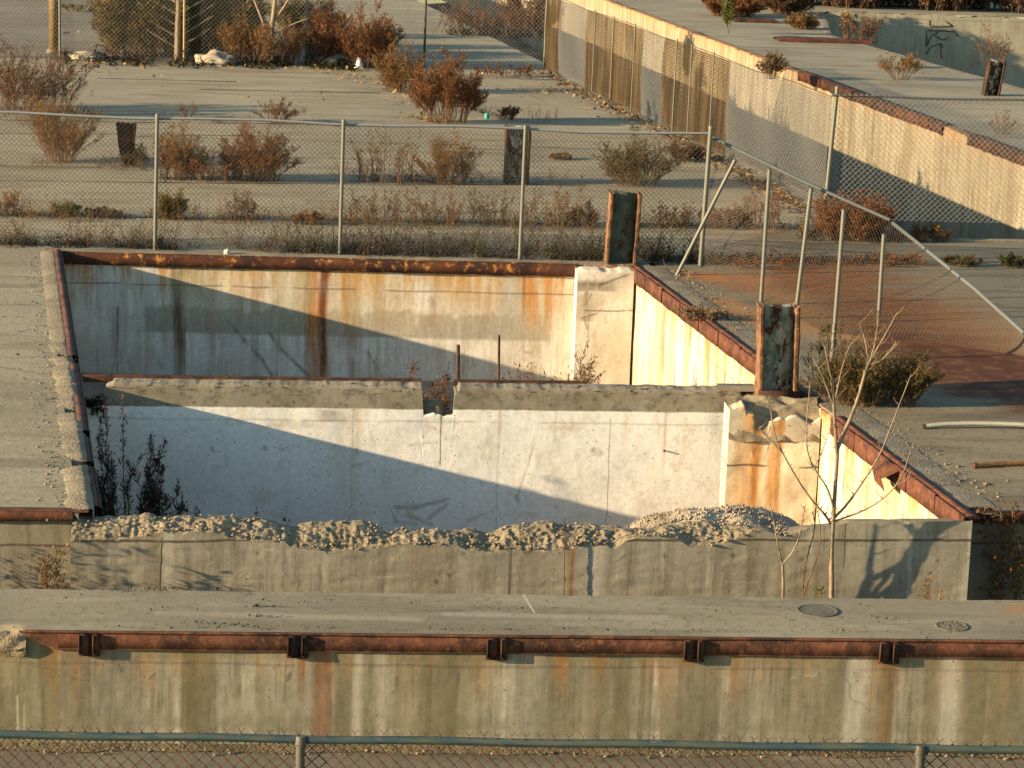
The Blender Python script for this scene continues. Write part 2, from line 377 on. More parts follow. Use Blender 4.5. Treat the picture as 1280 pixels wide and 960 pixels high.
LM = {
 'rustbrown': leaf_mat('rust brown leaves', (.225, .088, .030), (.135, .055, .022), (.30, .15, .05)),
 'purple': leaf_mat('purple brown leaves', (.150, .080, .046), (.088, .045, .030), (.23, .14, .07)),
 'orange': leaf_mat('orange brown leaves', (.28, .145, .042), (.175, .085, .03), (.18, .15, .045)),
 'olive': leaf_mat('olive leaves', (0.111, 0.093, 0.027), (0.064, 0.055, 0.019), (0.178, 0.102, 0.034)),
 'yellowgreen': leaf_mat('yellow green leaves', (0.187, 0.136, 0.025), (0.085, 0.075, 0.019), (0.306, 0.187, 0.030)),
 'green': leaf_mat('green leaves', (0.076, 0.085, 0.025), (0.043, 0.049, 0.015), (0.128, 0.093, 0.030)),
 'brightgreen': leaf_mat('bright green leaves', (0.136, 0.162, 0.038), (0.076, 0.093, 0.025), (0.212, 0.187, 0.043)),
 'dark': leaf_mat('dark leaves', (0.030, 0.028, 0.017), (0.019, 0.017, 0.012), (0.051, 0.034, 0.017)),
 'tan': leaf_mat('dry tan leaves', (0.255, 0.174, 0.093), (0.162, 0.106, 0.055), (0.323, 0.230, 0.119)),
 'pink': leaf_mat('pink seed heads', (0.289, 0.128, 0.093), (0.204, 0.085, 0.064), (0.323, 0.170, 0.128)),
 'yellow': leaf_mat('fallen yellow leaves', (0.340, 0.212, 0.068), (0.238, 0.128, 0.043), (0.425, 0.323, 0.153), .1),
}
M_stem = bark_mat('dry stems', (.16, .085, .045), (.085, .045, .026)); M_stemtan = bark_mat('pale stems', (.34, .24, .14), (.2, .13, .07))
M_bark = bark_mat('sapling bark', (.27, .205, .14), (.17, .12, .08)); M_stemdark = bark_mat('dark stems', (.045, .03, .02), (.03, .02, .014))
def wall(mb, A, B, z0, z1, thick, out, topf=None, step=.12, rows=10, amp=.006, chip=.015, svals=None, ends=True, back=True, seed=0.0, stain=None):
    # face on the line A-B (length along it is u of the UV map, depth below z1 is v), the body lies towards OUT
    A = xy(A); B = xy(B); L = float(np.linalg.norm(B-A)); d = (B-A)/L
    if svals is None: svals = np.linspace(0, L, max(2, int(L/step)+1))
    S_ = np.array(svals); zt = np.array([(topf(q) if topf else z1)-chip*max(0, fbm(q*3+seed, 1.7+seed, z1)) for q in S_])
    P = []; UV = []
    for r in range(rows+1):
        k = r/rows; row = []; ur = []
        for q, t_ in zip(S_, zt):
            z = z0+(t_-z0)*k; a = amp*fbm(q*1.5+seed, z*1.5, seed)
            if r == rows: a += .012
            row.append(A+d*q+out*a+UP*z); ur.append((q, z1-z))
        P.append(row); UV.append(ur)
    top = [[A+d*q+out*.012+UP*t_ for q, t_ in zip(S_, zt)], [A+d*q+out*(thick*.5)+UP*(t_+.012) for q, t_ in zip(S_, zt)], [A+d*q+out*thick+UP*(t_-.01) for q, t_ in zip(S_, zt)]]
    tuv = [[(q, -.0) for q in S_], [(q, -.05) for q in S_], [(q, -.1) for q in S_]]
    ua = np.array(UV); mb.grid(P, UV, col=stain_cols(stain, ua[..., 0], ua[..., 1]) if stain else None); mb.grid(top, tuv)
    if back: mb.grid([top[2], [A+d*q+out*thick+UP*z0 for q in S_]], [[(q, .2) for q in S_], [(q, 2) for q in S_]])
    if ends:
        for i, sg in ((0, -1), (len(S_)-1, 1)):
            Pe = []; Ue = []
            for r in range(rows+1):
                z = z0+(zt[i]-z0)*r/rows; Pe.append([P[r][i], A+d*S_[i]+out*thick+UP*z]); Ue.append([(S_[i], z1-z), (S_[i]+sg*thick, z1-z)])
            mb.grid(Pe, Ue)
    return L
# ------------------------------------------------------------------ ground
def J(u0, v0, u1, v1, wd=.05): return (G(u0, v0), G(u1, v1), wd)
def seg_ground_mat(name, base, dark, joints, stains, grit=1.0, crk=.3):
    return ground_mat(name, base, dark, (), stains, grit, crk)
GB, GD = (.308, .266, .184), (.195, .163, .106)
RS = [(G(1020, 345), G(1260, 470), 2.0, (.20, .066, .014), 1.0), (G(1190, 440), G(1330, 500), 1.9, (.066, .018, .006), 1.0), (G(1170, 425), G(1300, 440), .6, (.13, .04, .010), .95),
      (G(880, 345), G(945, 352), .6, (.32, .13, .04), .95), (G(905, 375), G(935, 400), .45, (.33, .15, .05), .8),
      (G(980, 370), G(1040, 420), .7, (.34, .17, .06), .6)]
JN = [J(-40, 150, 520, 157, .14), J(-40, 166, 330, 170, .09), J(-40, 206, 130, 209, .07), J(150, 170, 900, 190, .07), J(-40, 226, 740, 232, .10), J(-40, 268, 740, 280, .10), J(760, 279, 1010, 285, .10), J(120, 98, 300, 102, .12), J(250, 112, 480, 116, .1),
      J(560, 185, 640, 188, .08), J(860, 300, 1280, 330, .05)]
mg = ground_mat('weathered concrete slab', GB, GD, (), [], 1.0, .3)
mg_right = ground_mat('rust stained concrete slab', (.215, .178, .115), (.125, .1, .062), (), RS, 1.3, .3)
Lb, Lf, Rb, Rf = [xy(G(*p)) for p in ((75, 315), (126, 652), (790, 333), (1212, 650))]
LbO = Lb-CN*.26; LfO = Lf-CN*.22; RbO = Rb+CN*.40; RfO = Rf+CN*.42
BL = Lb+DN*.33; BR = Rb+DN*.33
FA, FB = xy(G(88, 650)), xy(G(1216, 651))           # front face of the pit's front wall
SL = xy(G(-10, 630)); SLr = xy(G(104, 634)); SRl = xy(G(1214, 643)); SR = xy(G(1500, 648))
E0, E1 = xy(G(1010, 297)), xy(G(1290, 301))
FWd = np.array([-math.sin(R_(11.75)), math.cos(R_(11.75)), 0]); FWn = np.array([FWd[1], -FWd[0], 0])   # run of the fence along the second pit
FW0 = xy(G(905, 195)); FL0 = FW0+FWn*.22
W0, W1 = xy(G(1280, 195)), xy(G(770, 5)); TWd = (W1-W0)/np.linalg.norm(W1-W0); TWn = np.array([TWd[1], -TWd[0], 0])    # far rim of the second pit
TWA, TWB = W0+TWd*95, W0-TWd*14
E0b = xy(G(1050, 255)); E0b = FL0+FWd*((E0b-FL0)@FWd)
FLA = FL0+FWd*75
m = MB()
def poly(pts, z=0.0):
    v = [[p[0], p[1], z] for p in pts]; m.add(v, [list(range(len(v)))])
E1r = E0+(E1-E0)*6
def tri_fan(pts): poly(pts)
SLf = xy(FA)+DN*.282; poly([SLf-CC*60, SLf, LfO+DD*.1, LbO, LbO-CC*60])
MID = LbO+DN*.33
o = m.build('concrete_ground', mg); prop(o, 'pale concrete slab left of the open pit', 'ground', kind='structure')
m = MB(); far = 400
poly([LbO-CC*60, LbO, MID]); poly([LbO-CC*60, MID, BR+CN*.4, E0b-DN*1.2, E0b, FLA, FLA+DD*far, LbO-CC*far+DD*far])
o = m.build('concrete_ground', mg); prop(o, 'weathered tan concrete slabs running back behind the open pit', 'ground', kind='structure')
m = MB()
SRf = xy(FB)+DN*.402; poly([BR+CN*.4, RbO, RfO+DD*.1, SRf]); poly([BR+CN*.4, SRf, SRf+CC*30, E1r, E0]); poly([BR+CN*.4, E0, E0b, E0b-DN*1.2])
o = m.build('concrete_ground', mg_right); prop(o, 'concrete slab with broad orange rust stains, right of the pit', 'ground', kind='structure')
m = MB()
for n_, (a, b, wd) in enumerate(JN):
    L = float(np.linalg.norm(b-a)); d = (b-a)/L; nn = np.array([-d[1], d[0], 0]); S_ = np.arange(0, L, .12)
    off = [.10*fbm(q*.35, n_*3.1)+.02*fbm(q*2.5, n_) for q in S_]; hw = [max(.006, wd*.75*(.5+.9*fbm(q*1.1, n_*7.7+2))) for q in S_]  # real joints, drawn wider so their dark colour also paints the shadow lines
    m.grid([[a+d*q+nn*(o_-h_)+UP*.004 for q, o_, h_ in zip(S_, off, hw)], [a+d*q+nn*(o_+h_)+UP*.004 for q, o_, h_ in zip(S_, off, hw)]])
o = m.build('slab_joints', plain_conc('joint dirt and shade', (.06, .05, .035), (.035, .03, .022))); prop(o, 'dark dirt filled joints and cracks between the slabs, widened as painted shadow lines', 'joints', kind='structure')
# trench between the slab and the high wall
m = MB(); mgd = plain_conc('trench dirt', (.16, .125, .085), (.08, .065, .045), 2.0)
tz = -3.2
m.quad(xy(E0b, tz)-FWn*2-FWd*6, xy(E1r, tz)-DN*1, xy(TWA, tz)+TWn*12, xy(FLA, tz)-FWn)
o = m.build('pit_floor', mgd); prop(o, 'dark silted floor of the second pit behind the side fence', 'floor', kind='structure')
t = empty('pit_wall', xy(E0, tz), 'shaded near walls of the second pit, below the broken fence', 'wall', 'walls of the second pit')
m = MB(); m.box(xy(E0, tz), E1r-E0, DN*-.15, UP*(-tz-.004)); m.box(xy(E0b, tz), E0-E0b, FWn*-.15, UP*(-tz-.004)); m.box(xy(E0b, tz), FLA-E0b, FWn*-.15, UP*(-tz-.004)); m.build('wall_body', M_curb, t)
m = MB(); wall(m, E0, E1r, -.2, .03, .22, -DN, rows=2, chip=.05, amp=.02); m.build('curb', M_curb, t)
# low ground in front and the strip behind the walkway
PZ = -.10
P0, P1 = xy(G(-60, 787-.5, PZ), PZ), xy(G(1340, 801, PZ), PZ); Q0, Q1 = xy(G(-60, 735, PZ), PZ), xy(G(1340, 751, PZ), PZ)
RZ = float(VP(640, 936, P0, P1)[2])
mr = ground_mat('low yard paving', (.185, .168, .128), (.115, .102, .075), (), [(G(60, 952, RZ), G(10, 952, RZ), .5, (.12, .10, .075), .7)], 1.2, .5)
m = MB(); m.quad((-60, -6, RZ), (60, -6, RZ), xy(P1+CC*50, RZ)+DN*.3, xy(P0-CC*50, RZ)+DN*.3)
o = m.build('yard_ground', mr); prop(o, 'worn grey paving behind the near chain link fence', 'ground', kind='structure')
m = MB(); m.quad(xy(Q0-CC*20, -1.3)-DN*.2, xy(Q1+CC*20, -1.3)-DN*.2, xy(SR+CC*20, -1.3)+DN*.3, xy(SL-CC*20, -1.3)+DN*.3)
o = m.build('ditch_ground', mgd); prop(o, 'dirt floor of the narrow ditch behind the walkway', 'ground', kind='structure')
# soil beyond the far fence
m = MB(); zz = .006
fa, fb = G(-60, 70, 0), G(475, 84, 0)
rows = []
N = 40
for j in range(24):
    k = j/23; row = []
    for i in range(N+1):
        q = fa+(fb-fa)*i/N; wob = .5*fbm(i*.4, 3.1); q = q+DD*(wob+k*120+.0)+CC*(k*-18)
        row.append([q[0], q[1], zz+.10*max(0, fbm(q[0]*.5, q[1]*.25))*(1 if j else 0)])
    rows.append(row)
m.grid(rows); o = m.build('gravel_ground', ground_mat('soil and gravel', (.20, .17, .125), (.11, .09, .06), (), [], 2.0, .4)); prop(o, 'gravelly soil with leaf litter beyond the far fence', 'ground', kind='structure')

# ------------------------------------------------------------------ walls
def mk(A, B, z1, lst):
    # marks given by their ends as sighted: turned into metres along and below the top of the wall A-B
    d = (xy(B)-xy(A))/np.linalg.norm(xy(B)-xy(A)); out = []
    for (u0, v0, u1, v1, wd, col, amt) in lst:
        p, q_ = VP(u0, v0, A, B), VP(u1, v1, A, B); out.append((float((p-A)@d), float(z1-p[2]), float((q_-A)@d), float(z1-q_[2]), wd, col, amt))
    return out
WH, WA = (.74, .70, .62), (.66, .61, .52)
def thing_at(name, P, label, cat, group=None): return empty(name, P, label, cat, group)
def strip(mb, A, B, z0, z1, thick, out, jag=.01, step=.1, seed=0.0):
    L = float(np.linalg.norm(B-A)); d = (B-A)/L; S_ = np.linspace(0, L, max(2, int(L/step)))
    zb = [z0+jag*fbm(q*2.3+seed, seed+.3) for q in S_]; zt = [z1+.3*jag*fbm(q*.8+seed, seed+4) for q in S_]; of = [.5*jag*fbm(q*1.1+seed, 8.1) for q in S_]
    f = lambda z, o_: [A+d*q+UP*zz_+out*(o_+ofs) for q, zz_, ofs in zip(S_, z, of)]
    mb.grid([f(zb, 0), f(zt, 0), f(zt, thick), f(zb, thick), f(zb, 0)])

# back wall of the pit
L_b = float(np.linalg.norm(Rb-Lb)); sx = lambda u: (u-75)/(790-75)*L_b
OR, DK, BRN = (.42, .17, .035), (.17, .12, .06), (.27, .14, .05)
m_back = wall_mat('pit back wall paint', (.72, .69, .62), (.60, .565, .49), (.34, .25, .13), .8,
  streaks=[(sx(250), .9, 1.4, (.46, .36, .2), .6), (sx(330), 1.2, 1.3, (.48, .37, .2), .6), (sx(470), 1.3, 1.5, (.48, .36, .19), .65), (sx(600), 1.2, 1.2, (.48, .35, .18), .65), (sx(680), .7, 1.5, (.46, .32, .15), .6), (sx(222), .17, 3, (.12, .085, .03), .95), (sx(398), .30, 3, (.44, .165, .022), 1.0), (sx(404), .13, 3, (.15, .042, .008), 1.0), (sx(384), .10, 2.6, (.24, .13, .05), .7), (sx(300), .3, 1.0, (.40, .25, .10), .6), (sx(322), .16, 1.2, (.42, .2, .06), .55),
           (sx(262), .14, 1.9, (.33, .24, .12), .5), (sx(440), .25, 1.9, (.30, .2, .07), .75), (sx(430), .08, 1.5, (.44, .2, .04), .8), (sx(375), .3, 1.6, (.30, .22, .08), .7), (sx(460), .5, .8, (.46, .24, .06), .7), (sx(560), .5, .7, (.46, .24, .06), .6), (sx(240), .4, 1.0, (.3, .24, .12), .6), (sx(540), .13, 1.4, (.34, .19, .07), .75), (sx(590), .3, .9, (.44, .24, .08), .5), (sx(640), .3, 1.6, (.34, .31, .26), .7), (sx(665), .18, 1.3, (.46, .20, .04), .9), (sx(687), .12, 1.3, (.44, .19, .04), .85), (sx(655), .05, 1.2, (.35, .13, .03), .9), (sx(610), .12, 1.2, (.40, .2, .07), .5), (sx(475), .18, 1.5, (.4, .26, .12), .45),
           (sx(150), .2, 2.2, (.38, .33, .25), .5), (sx(185), .14, 2.3, (.35, .3, .2), .5), (sx(350), .2, 2.2, (.34, .28, .18), .5)],
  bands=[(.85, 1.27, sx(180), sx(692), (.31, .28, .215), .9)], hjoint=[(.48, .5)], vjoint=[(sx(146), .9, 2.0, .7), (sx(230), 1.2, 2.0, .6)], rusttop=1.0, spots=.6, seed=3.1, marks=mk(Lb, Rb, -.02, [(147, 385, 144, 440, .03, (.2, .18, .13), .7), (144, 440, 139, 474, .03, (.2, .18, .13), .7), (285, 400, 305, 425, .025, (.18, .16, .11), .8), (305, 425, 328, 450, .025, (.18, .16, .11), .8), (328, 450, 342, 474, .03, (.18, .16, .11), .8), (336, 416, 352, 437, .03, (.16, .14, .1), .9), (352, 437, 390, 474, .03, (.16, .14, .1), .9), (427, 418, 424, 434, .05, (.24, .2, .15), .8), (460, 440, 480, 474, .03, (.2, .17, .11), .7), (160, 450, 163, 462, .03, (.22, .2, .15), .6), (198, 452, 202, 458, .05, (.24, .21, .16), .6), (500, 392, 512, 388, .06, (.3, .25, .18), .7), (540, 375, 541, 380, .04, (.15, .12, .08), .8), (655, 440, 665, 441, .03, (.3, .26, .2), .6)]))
t_back = thing_at('pit_wall', xy((Lb+Rb)/2, -2), 'rust streaked white back wall of the open pit, below the mid fence', 'wall', 'walls of the open pit')
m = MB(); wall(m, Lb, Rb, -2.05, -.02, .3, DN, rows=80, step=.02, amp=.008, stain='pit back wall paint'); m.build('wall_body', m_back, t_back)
m = MB(); pa = Lb+(Rb-Lb)*.902; strip(m, Lb, pa, -.19, .0, .05, -DN, .012, seed=2); strip(m, Lb, pa, 0.0, .012, .10, DN, .004, seed=3); m.build('edge_angle', M_rusthot, t_back)
m = MB(); wall(m, Lb+DN*.02-CN*.2, Rb+DN*.02+CN*.3, -.2, .02, .34, DN, rows=2, chip=.02); m.build('curb', M_curb, t_back)

# corner pier
p1a, p1b = xy(G(722, 337)), xy(G(793, 338))
m_p1 = wall_mat('pier paint', (.72, .66, .55), (.62, .55, .43), (.45, .36, .24), .3, bands=[(.18, .34, -.1, .55, (.27, .22, .16), .85), (.40, .85, .05, .3, (.42, .33, .22), .8)], hjoint=[(.66, .6)], marks=mk(p1a, p1b, -.01, [(724, 354, 750, 356, .06, (.2, .165, .115), .95), (750, 356, 786, 343, .022, (.1, .08, .05), .95), (734, 362, 732, 380, .06, (.34, .24, .15), .9), (732, 382, 740, 366, .02, (.12, .09, .06), .9), (727, 398, 746, 392, .02, (.15, .11, .07), .9), (746, 392, 752, 386, .015, (.15, .11, .07), .9), (757, 396, 758, 404, .03, (.42, .3, .16), .7), (731, 400, 735, 412, .016, (.2, .15, .1), .8), (770, 330, 784, 334, .03, (.3, .25, .18), .7), (748, 338, 742, 346, .03, (.45, .38, .3), .6)]), spots=.5, seed=8.3, vjoint=[(.22, .7, 1.3, .6)])
t = thing_at('concrete_pier', xy((p1a+p1b)/2, -2), 'cracked white concrete pier in the back right corner of the pit', 'pier', 'piers of the pit')
m = MB(); wall(m, p1a, p1b, -2.05, -.01, .42, DN, rows=90, step=.02, amp=.012, chip=.05, seed=5, stain='pier paint'); m.build('pier_body', m_p1, t)

# right wall
L_r = float(np.linalg.norm(Rf-Rb)); 
m_right = wall_mat('pit right wall paint', (.68, .635, .54), (.60, .54, .42), (.27, .15, .055), 1.0, rusttop=1.0, spots=.5, seed=12.7, hjoint=[(.5, .3)], vjoint=[(1.9, .2, 2, .8), (4.2, .2, 2, .7), (6.6, .2, 2, .8), (11.6, .2, 2, .8)],
  streaks=[(2.2, .2, 1.6, (.34, .15, .05), .7), (4.9, .25, 1.9, (.36, .17, .06), .6), (6.9, .2, 1.2, (.36, .16, .05), .7), (8.1, .25, 1.5, (.36, .16, .05), .6), (12.3, .5, 1.2, (.5, .3, .1), .6)])
t_right = thing_at('pit_wall', xy((Rb+Rf)/2, -2), 'sunlit cream right wall of the pit with thin rust drips', 'wall', 'walls of the open pit')
RfI = Rf+DD*.45; LfI = Lf+DD*.40
m = MB(); wall(m, Rb, RfI, -2.05, -.01, .3, CN, rows=24, step=.04, amp=.008, stain='pit right wall paint'); m.build('wall_body', m_right, t_right)
m = MB()
for k0, k1 in ((.0, .64), (.695, 1.0)):
    a, b = Rb+(Rf-Rb)*k0, Rb+(Rf-Rb)*k1
    n_ = 9 if k0 == 0 else 5
    for i in range(n_): strip(m, a+(b-a)*(i/n_+.002), a+(b-a)*((i+1)/n_-.002), -.20, .015+.01*(i % 2), .05, -CN, .014, seed=i*3.3+k0)
    strip(m, a, b, .015, .03, .11, CN, .006, seed=k0)
m.build('edge_angle', rust_mat('red brown angle', (.125, .046, .026), (.055, .022, .015), (.25, .10, .045), .6), t_right)
m = MB(); q = Rb+(Rf-Rb)*.835
m.add([q-CN*.055+UP*.03, q-CN*.06-DD*.45+UP*.0, q-CN*.26-DD*.42-UP*.10, q-CN*.24+UP*-.06, q-CN*.20-DD*.40-UP*.26, q-CN*.21-DD*.05-UP*.22], [[0, 1, 2, 3], [3, 2, 4, 5]])
m.build('bent_plate', M_rust, t_right)
m = MB(); wall(m, Rb+CN*.03, RfI+CN*.03, -.2, .018, .46, CN, rows=2, chip=.022, step=.07, amp=.006); m.build('curb', M_curb, t_right)

# left wall with its broken curb
t_left = thing_at('pit_wall', xy((Lb+Lf)/2, -2), 'left wall of the pit with a broken concrete curb and dark rusted edge', 'wall', 'walls of the open pit')
m = MB(); wall(m, Lb, Lf+DD*.40, -2.05, -.16, .25, -CN, rows=4, amp=.01); m.build('wall_body', wall_mat('left wall paint', WH, WA, (.4, .32, .2), .4, seed=5.5), t_left)
m = MB()
Ll = float(np.linalg.norm(Lf-Lb))-.4; dl = (Lf-Lb)/np.linalg.norm(Lf-Lb)
S_ = np.linspace(0, Ll, 420)
def edge(q): 
    k = q/Ll
    return .27+(.0 if k < .45 else .05*fbm(q*2.2, 5.5)+.03*fbm(q*7, 2.2)) + .02*fbm(q*4, 9)
def inner(q): return (.0 if q/Ll < .55 else .03*max(0, fbm(q*3.1, 3.3)))
def zc(q): 
    k = q/Ll
    return 0.03+(.0 if k < .5 else 0.02*fbm(q*3, 7.7)) - (.07 if (.5 < k < .52 or .70 < k < .72 or .86 < k < .885) else 0)
m.grid([[Lb+dl*q-CN*(edge(q)+.05)+UP*.002 for q in S_], [Lb+dl*q-CN*edge(q)+UP*(zc(q)-.012+.014*fbm(q*17, 6)) for q in S_], [Lb+dl*q-CN*(edge(q)*.5)+UP*(zc(q)+.012*fbm(q*9, 1)+.008*fbm(q*31, 4)) for q in S_], [Lb+dl*q-CN*(.05+inner(q))+UP*zc(q) for q in S_], [Lb+dl*q-CN*(.04+inner(q))-UP*.25 for q in S_]])
m.build('curb', M_curb, t_left)
m = MB()
for k0, k1, dz in ((0, .52, 0), (.545, .78, -.015), (.79, .865, -.05), (.885, .99, -.03)):
    a, b = Lb+dl*Ll*k0, Lb+dl*Ll*k1
    strip(m, a, b, .0+dz, .045+dz, .10, -CN, .015, seed=k0*9); strip(m, a, b, -.2+dz, .03+dz, .03, CN, .012, seed=k1*7)
m.build('edge_angle', rust_mat('purple brown angle', (.10, .042, .032), (.05, .022, .018), (.2, .09, .05), .4), t_left)

# dividing wall
Da, Db = xy(G(101, 479)), xy(G(1000, 490)); L_d = float(np.linalg.norm(Db-Da)); dd_ = (Db-Da)/L_d
su = lambda u: (u-101)/(1000-101)*L_d
def dtop(q):
    e1, e2, e3 = su(128), su(524), su(561)
    jag = .02*fbm(q*9, 2.2)
    if q < e1: return -.30+jag
    if q < e1+.12: return -.10+.08*math.sqrt((q-e1)/.12)+jag
    if e2+.04*fbm(q*7, 1) < q < e3: return -.36+jag*2
    if e3 <= q < e3+.06: return -.05+jag
    if q > su(925): return -.05+jag
    return .01+.4*jag
m_div = wall_mat('dividing wall paint', (.80, .78, .73), (.74, .71, .65), (.58, .51, .40), .25, topband=(.29, (.27, .235, .175), (.21, .18, .13)), hjoint=[(.45, .25)], marks=mk(Da, Db, 0, [(440, 583, 462, 577, .02, (.3, .27, .2), .8), (490, 634, 520, 634, .03, (.36, .33, .26), .8), (520, 634, 560, 624, .025, (.36, .33, .26), .8), (489, 636, 494, 652, .025, (.36, .33, .26), .8), (494, 652, 520, 655, .02, (.4, .37, .3), .7), (510, 644, 540, 656, .03, (.4, .37, .3), .8), (535, 648, 560, 630, .025, (.4, .37, .3), .7), (585, 652, 606, 642, .025, (.4, .37, .3), .7), (592, 580, 622, 572, .02, (.42, .36, .27), .8), (510, 556, 545, 553, .02, (.5, .44, .34), .7), (518, 562, 530, 555, .025, (.5, .44, .34), .6), (646, 622, 662, 575, .018, (.42, .37, .28), .8), (662, 575, 668, 550, .018, (.42, .37, .28), .7), (644, 620, 648, 626, .03, (.4, .34, .25), .8), (398, 516, 416, 517, .05, (.36, .32, .25), .95), (690, 535, 722, 538, .05, (.55, .47, .36), .7), (742, 563, 750, 566, .045, (.3, .24, .17), .9), (672, 570, 673, 580, .02, (.3, .24, .17), .8), (445, 562, 447, 566, .025, (.28, .2, .14), .9), (602, 508, 605, 512, .04, (.4, .35, .27), .6), (335, 532, 375, 535, .04, (.55, .48, .37), .7), (530, 530, 560, 545, .05, (.6, .5, .4), .5), (765, 582, 775, 586, .04, (.5, .43, .33), .6), (220, 545, 232, 538, .02, (.3, .3, .26), .7), (330, 560, 334, 562, .03, (.25, .22, .18), .8), (352, 561, 354, 562, .02, (.25, .22, .18), .8), (265, 560, 267, 563, .02, (.2, .18, .15), .8), (255, 505, 275, 498, .03, (.4, .37, .3), .6), (700, 600, 708, 606, .03, (.5, .43, .33), .6), (600, 600, 603, 606, .03, (.45, .4, .3), .7), (820, 520, 826, 534, .025, (.5, .42, .3), .6), (870, 600, 878, 606, .03, (.5, .44, .34), .5)]),
  vjoint=[(su(366+70), .3, 1.6, .2), (su(546), .4, 1.0, .8), (su(477), .3, 1.3, .15), (su(760), .4, 2, .5), (su(620), .75, 2, .2)], spots=.75, seed=21.4,
  streaks=[(su(440), .22, .9, (.60, .42, .25), .45), (su(546), .05, .35+.3, (.33, .14, .05), .8), (su(300), .1, .6, (.6, .45, .25), .5), (su(430), .3, 1.9, (.55, .47, .36), .5), (su(620), .04, 1.1, (.5, .28, .1), .6), (su(690), .03, 1.0, (.5, .28, .1), .4), (su(830), .03, 1.3, (.45, .22, .08), .8), (su(655), .05, .6, (.62, .5, .3), .5), (su(780), .06, 1.2, (.62, .55, .4), .5)],
  bands=[(.52, .62, su(290), su(350), (.5, .44, .36), .0), (.33, .47, su(395), su(418), (.40, .36, .3), .9), (.42, .55, su(690), su(725), (.52, .44, .33), .6), (.46, .54, su(335), su(400), (.5, .43, .33), .6)], peel=((.56, .49, .38), .45))
t_div = thing_at('pit_wall', xy((Da+Db)/2, -2), 'white painted dividing wall across the pit with a bare concrete band along its top', 'wall', 'walls of the open pit')
m = MB(); sv = np.arange(0, L_d, .02); wall(m, Da, Db, -2.05, .0, .34, DN, topf=dtop, svals=sv, rows=80, amp=.007, chip=.02, stain='dividing wall paint'); m.build('wall_body', m_div, t_div)
m = MB(); strip(m, Da+DN*.33, Da+dd_*su(522)+DN*.33, -.05, .035, .05, DN, .02, seed=5); strip(m, Da+dd_*su(563)+DN*.33, Da+dd_*su(730)+DN*.33, -.05, .03, .05, DN, .012, seed=6); m.build('edge_angle', M_rustdark, t_div)
m = MB(); rows = []
nc = VP(541, 512, Da+DN*.16, Db+DN*.16)
for j in range(10):
    th = math.pi*j/9; row = []
    for i in range(17):
        ph = 2*math.pi*(i % 16)/16; d = np.array([math.sin(th)*math.cos(ph), math.sin(th)*math.sin(ph), math.cos(th)]); d = np.sign(d)*np.abs(d)**.6; row.append(nc+d*np.array([.15, .13, .13])*(1+.25*fbm(d[0]*1.4, d[1]*1.4, d[2]*1.4)))
    rows.append(row)
m.grid(rows); m.build('concrete_chunk', M_curb, t_div)
m = MB()
for u, v in ((830, 564),): 
    q = VP(u, v, Da, Db); m.cbox(q-DN*.02, CC*.02, DN*.05, UP*.02)
m.build('tie_stub', M_rust, t_div)
m = MB(); strip(m, Da+dd_*su(898)+DN*.0, Da+dd_*su(944), .0, .035, .3, DN, .01, seed=9); m.build('loose_plank', M_curb, t_div)

# pier by the dividing wall
p2a, p2b = xy(G(906, 500))-DN*.42, xy(G(1019, 503))-DN*.42
def p2top(q):
    return -.10+.10*fbm(q*3, 4.4)-.28*max(0, (.25-q)/.25)*0+(.12 if q < .2 else 0)-(.18 if .32 < q < .5 else 0)
m_p2 = wall_mat('stained pier', (.66, .58, .43), (.55, .46, .31), (.42, .26, .10), .5, streaks=[(.33, .26, 2.6, (.46, .20, .03), .95), (.62, .13, 2.6, (.40, .19, .04), .9), (.36, .07, 2.5, (.26, .10, .02), .8), (.47, .07, 2.5, (.6, .52, .38), .6), (.66, .05, 2.0, (.26, .11, .03), .7)], bands=[(-.2, .42, -1, 3, (.33, .29, .22), .9)], spots=.5, seed=31, crk=2.2, hjoint=[(.75, .8)])
t = thing_at('concrete_pier', xy((p2a+p2b)/2, -2), 'broken concrete pier with orange rust stains, at the right end of the dividing wall', 'pier', 'piers of the pit')
m = MB(); wall(m, p2a, p2b, -2.05, .0, .44, DN, topf=p2top, step=.03, rows=50, amp=.035, chip=.06, seed=11, stain='stained pier'); m.build('pier_body', m_p2, t)
m = MB(); rows = []
for i in range(30):
    row = []
    for j in range(30):
        a, b = i/29, j/29; q = p2a+(p2b-p2a)*a; rough = .045*fbm(a*5, b*5, 2.2, 5)
        row.append(q+DN*(-.03+.40*(1-b)+.05*fbm(a*6, b*6, 9))+UP*(.06-.48*b*b+rough-.0))
    rows.append(row)
m.grid(rows); m.build('broken_cap', M_rubble, t)

# pit floor
m = MB(); m.quad(xy(Lf, -2)-CN*.1-DN*1, xy(Rf, -2)+CN*.1-DN*1, xy(Rb, -2)+DN*.1, xy(Lb, -2)+DN*.1); o = m.build('pit_floor', plain_conc('pit floor silt', (.3, .26, .2), (.2, .17, .12), 2.0)); prop(o, 'silted concrete floor of the open pit', 'floor', kind='structure')

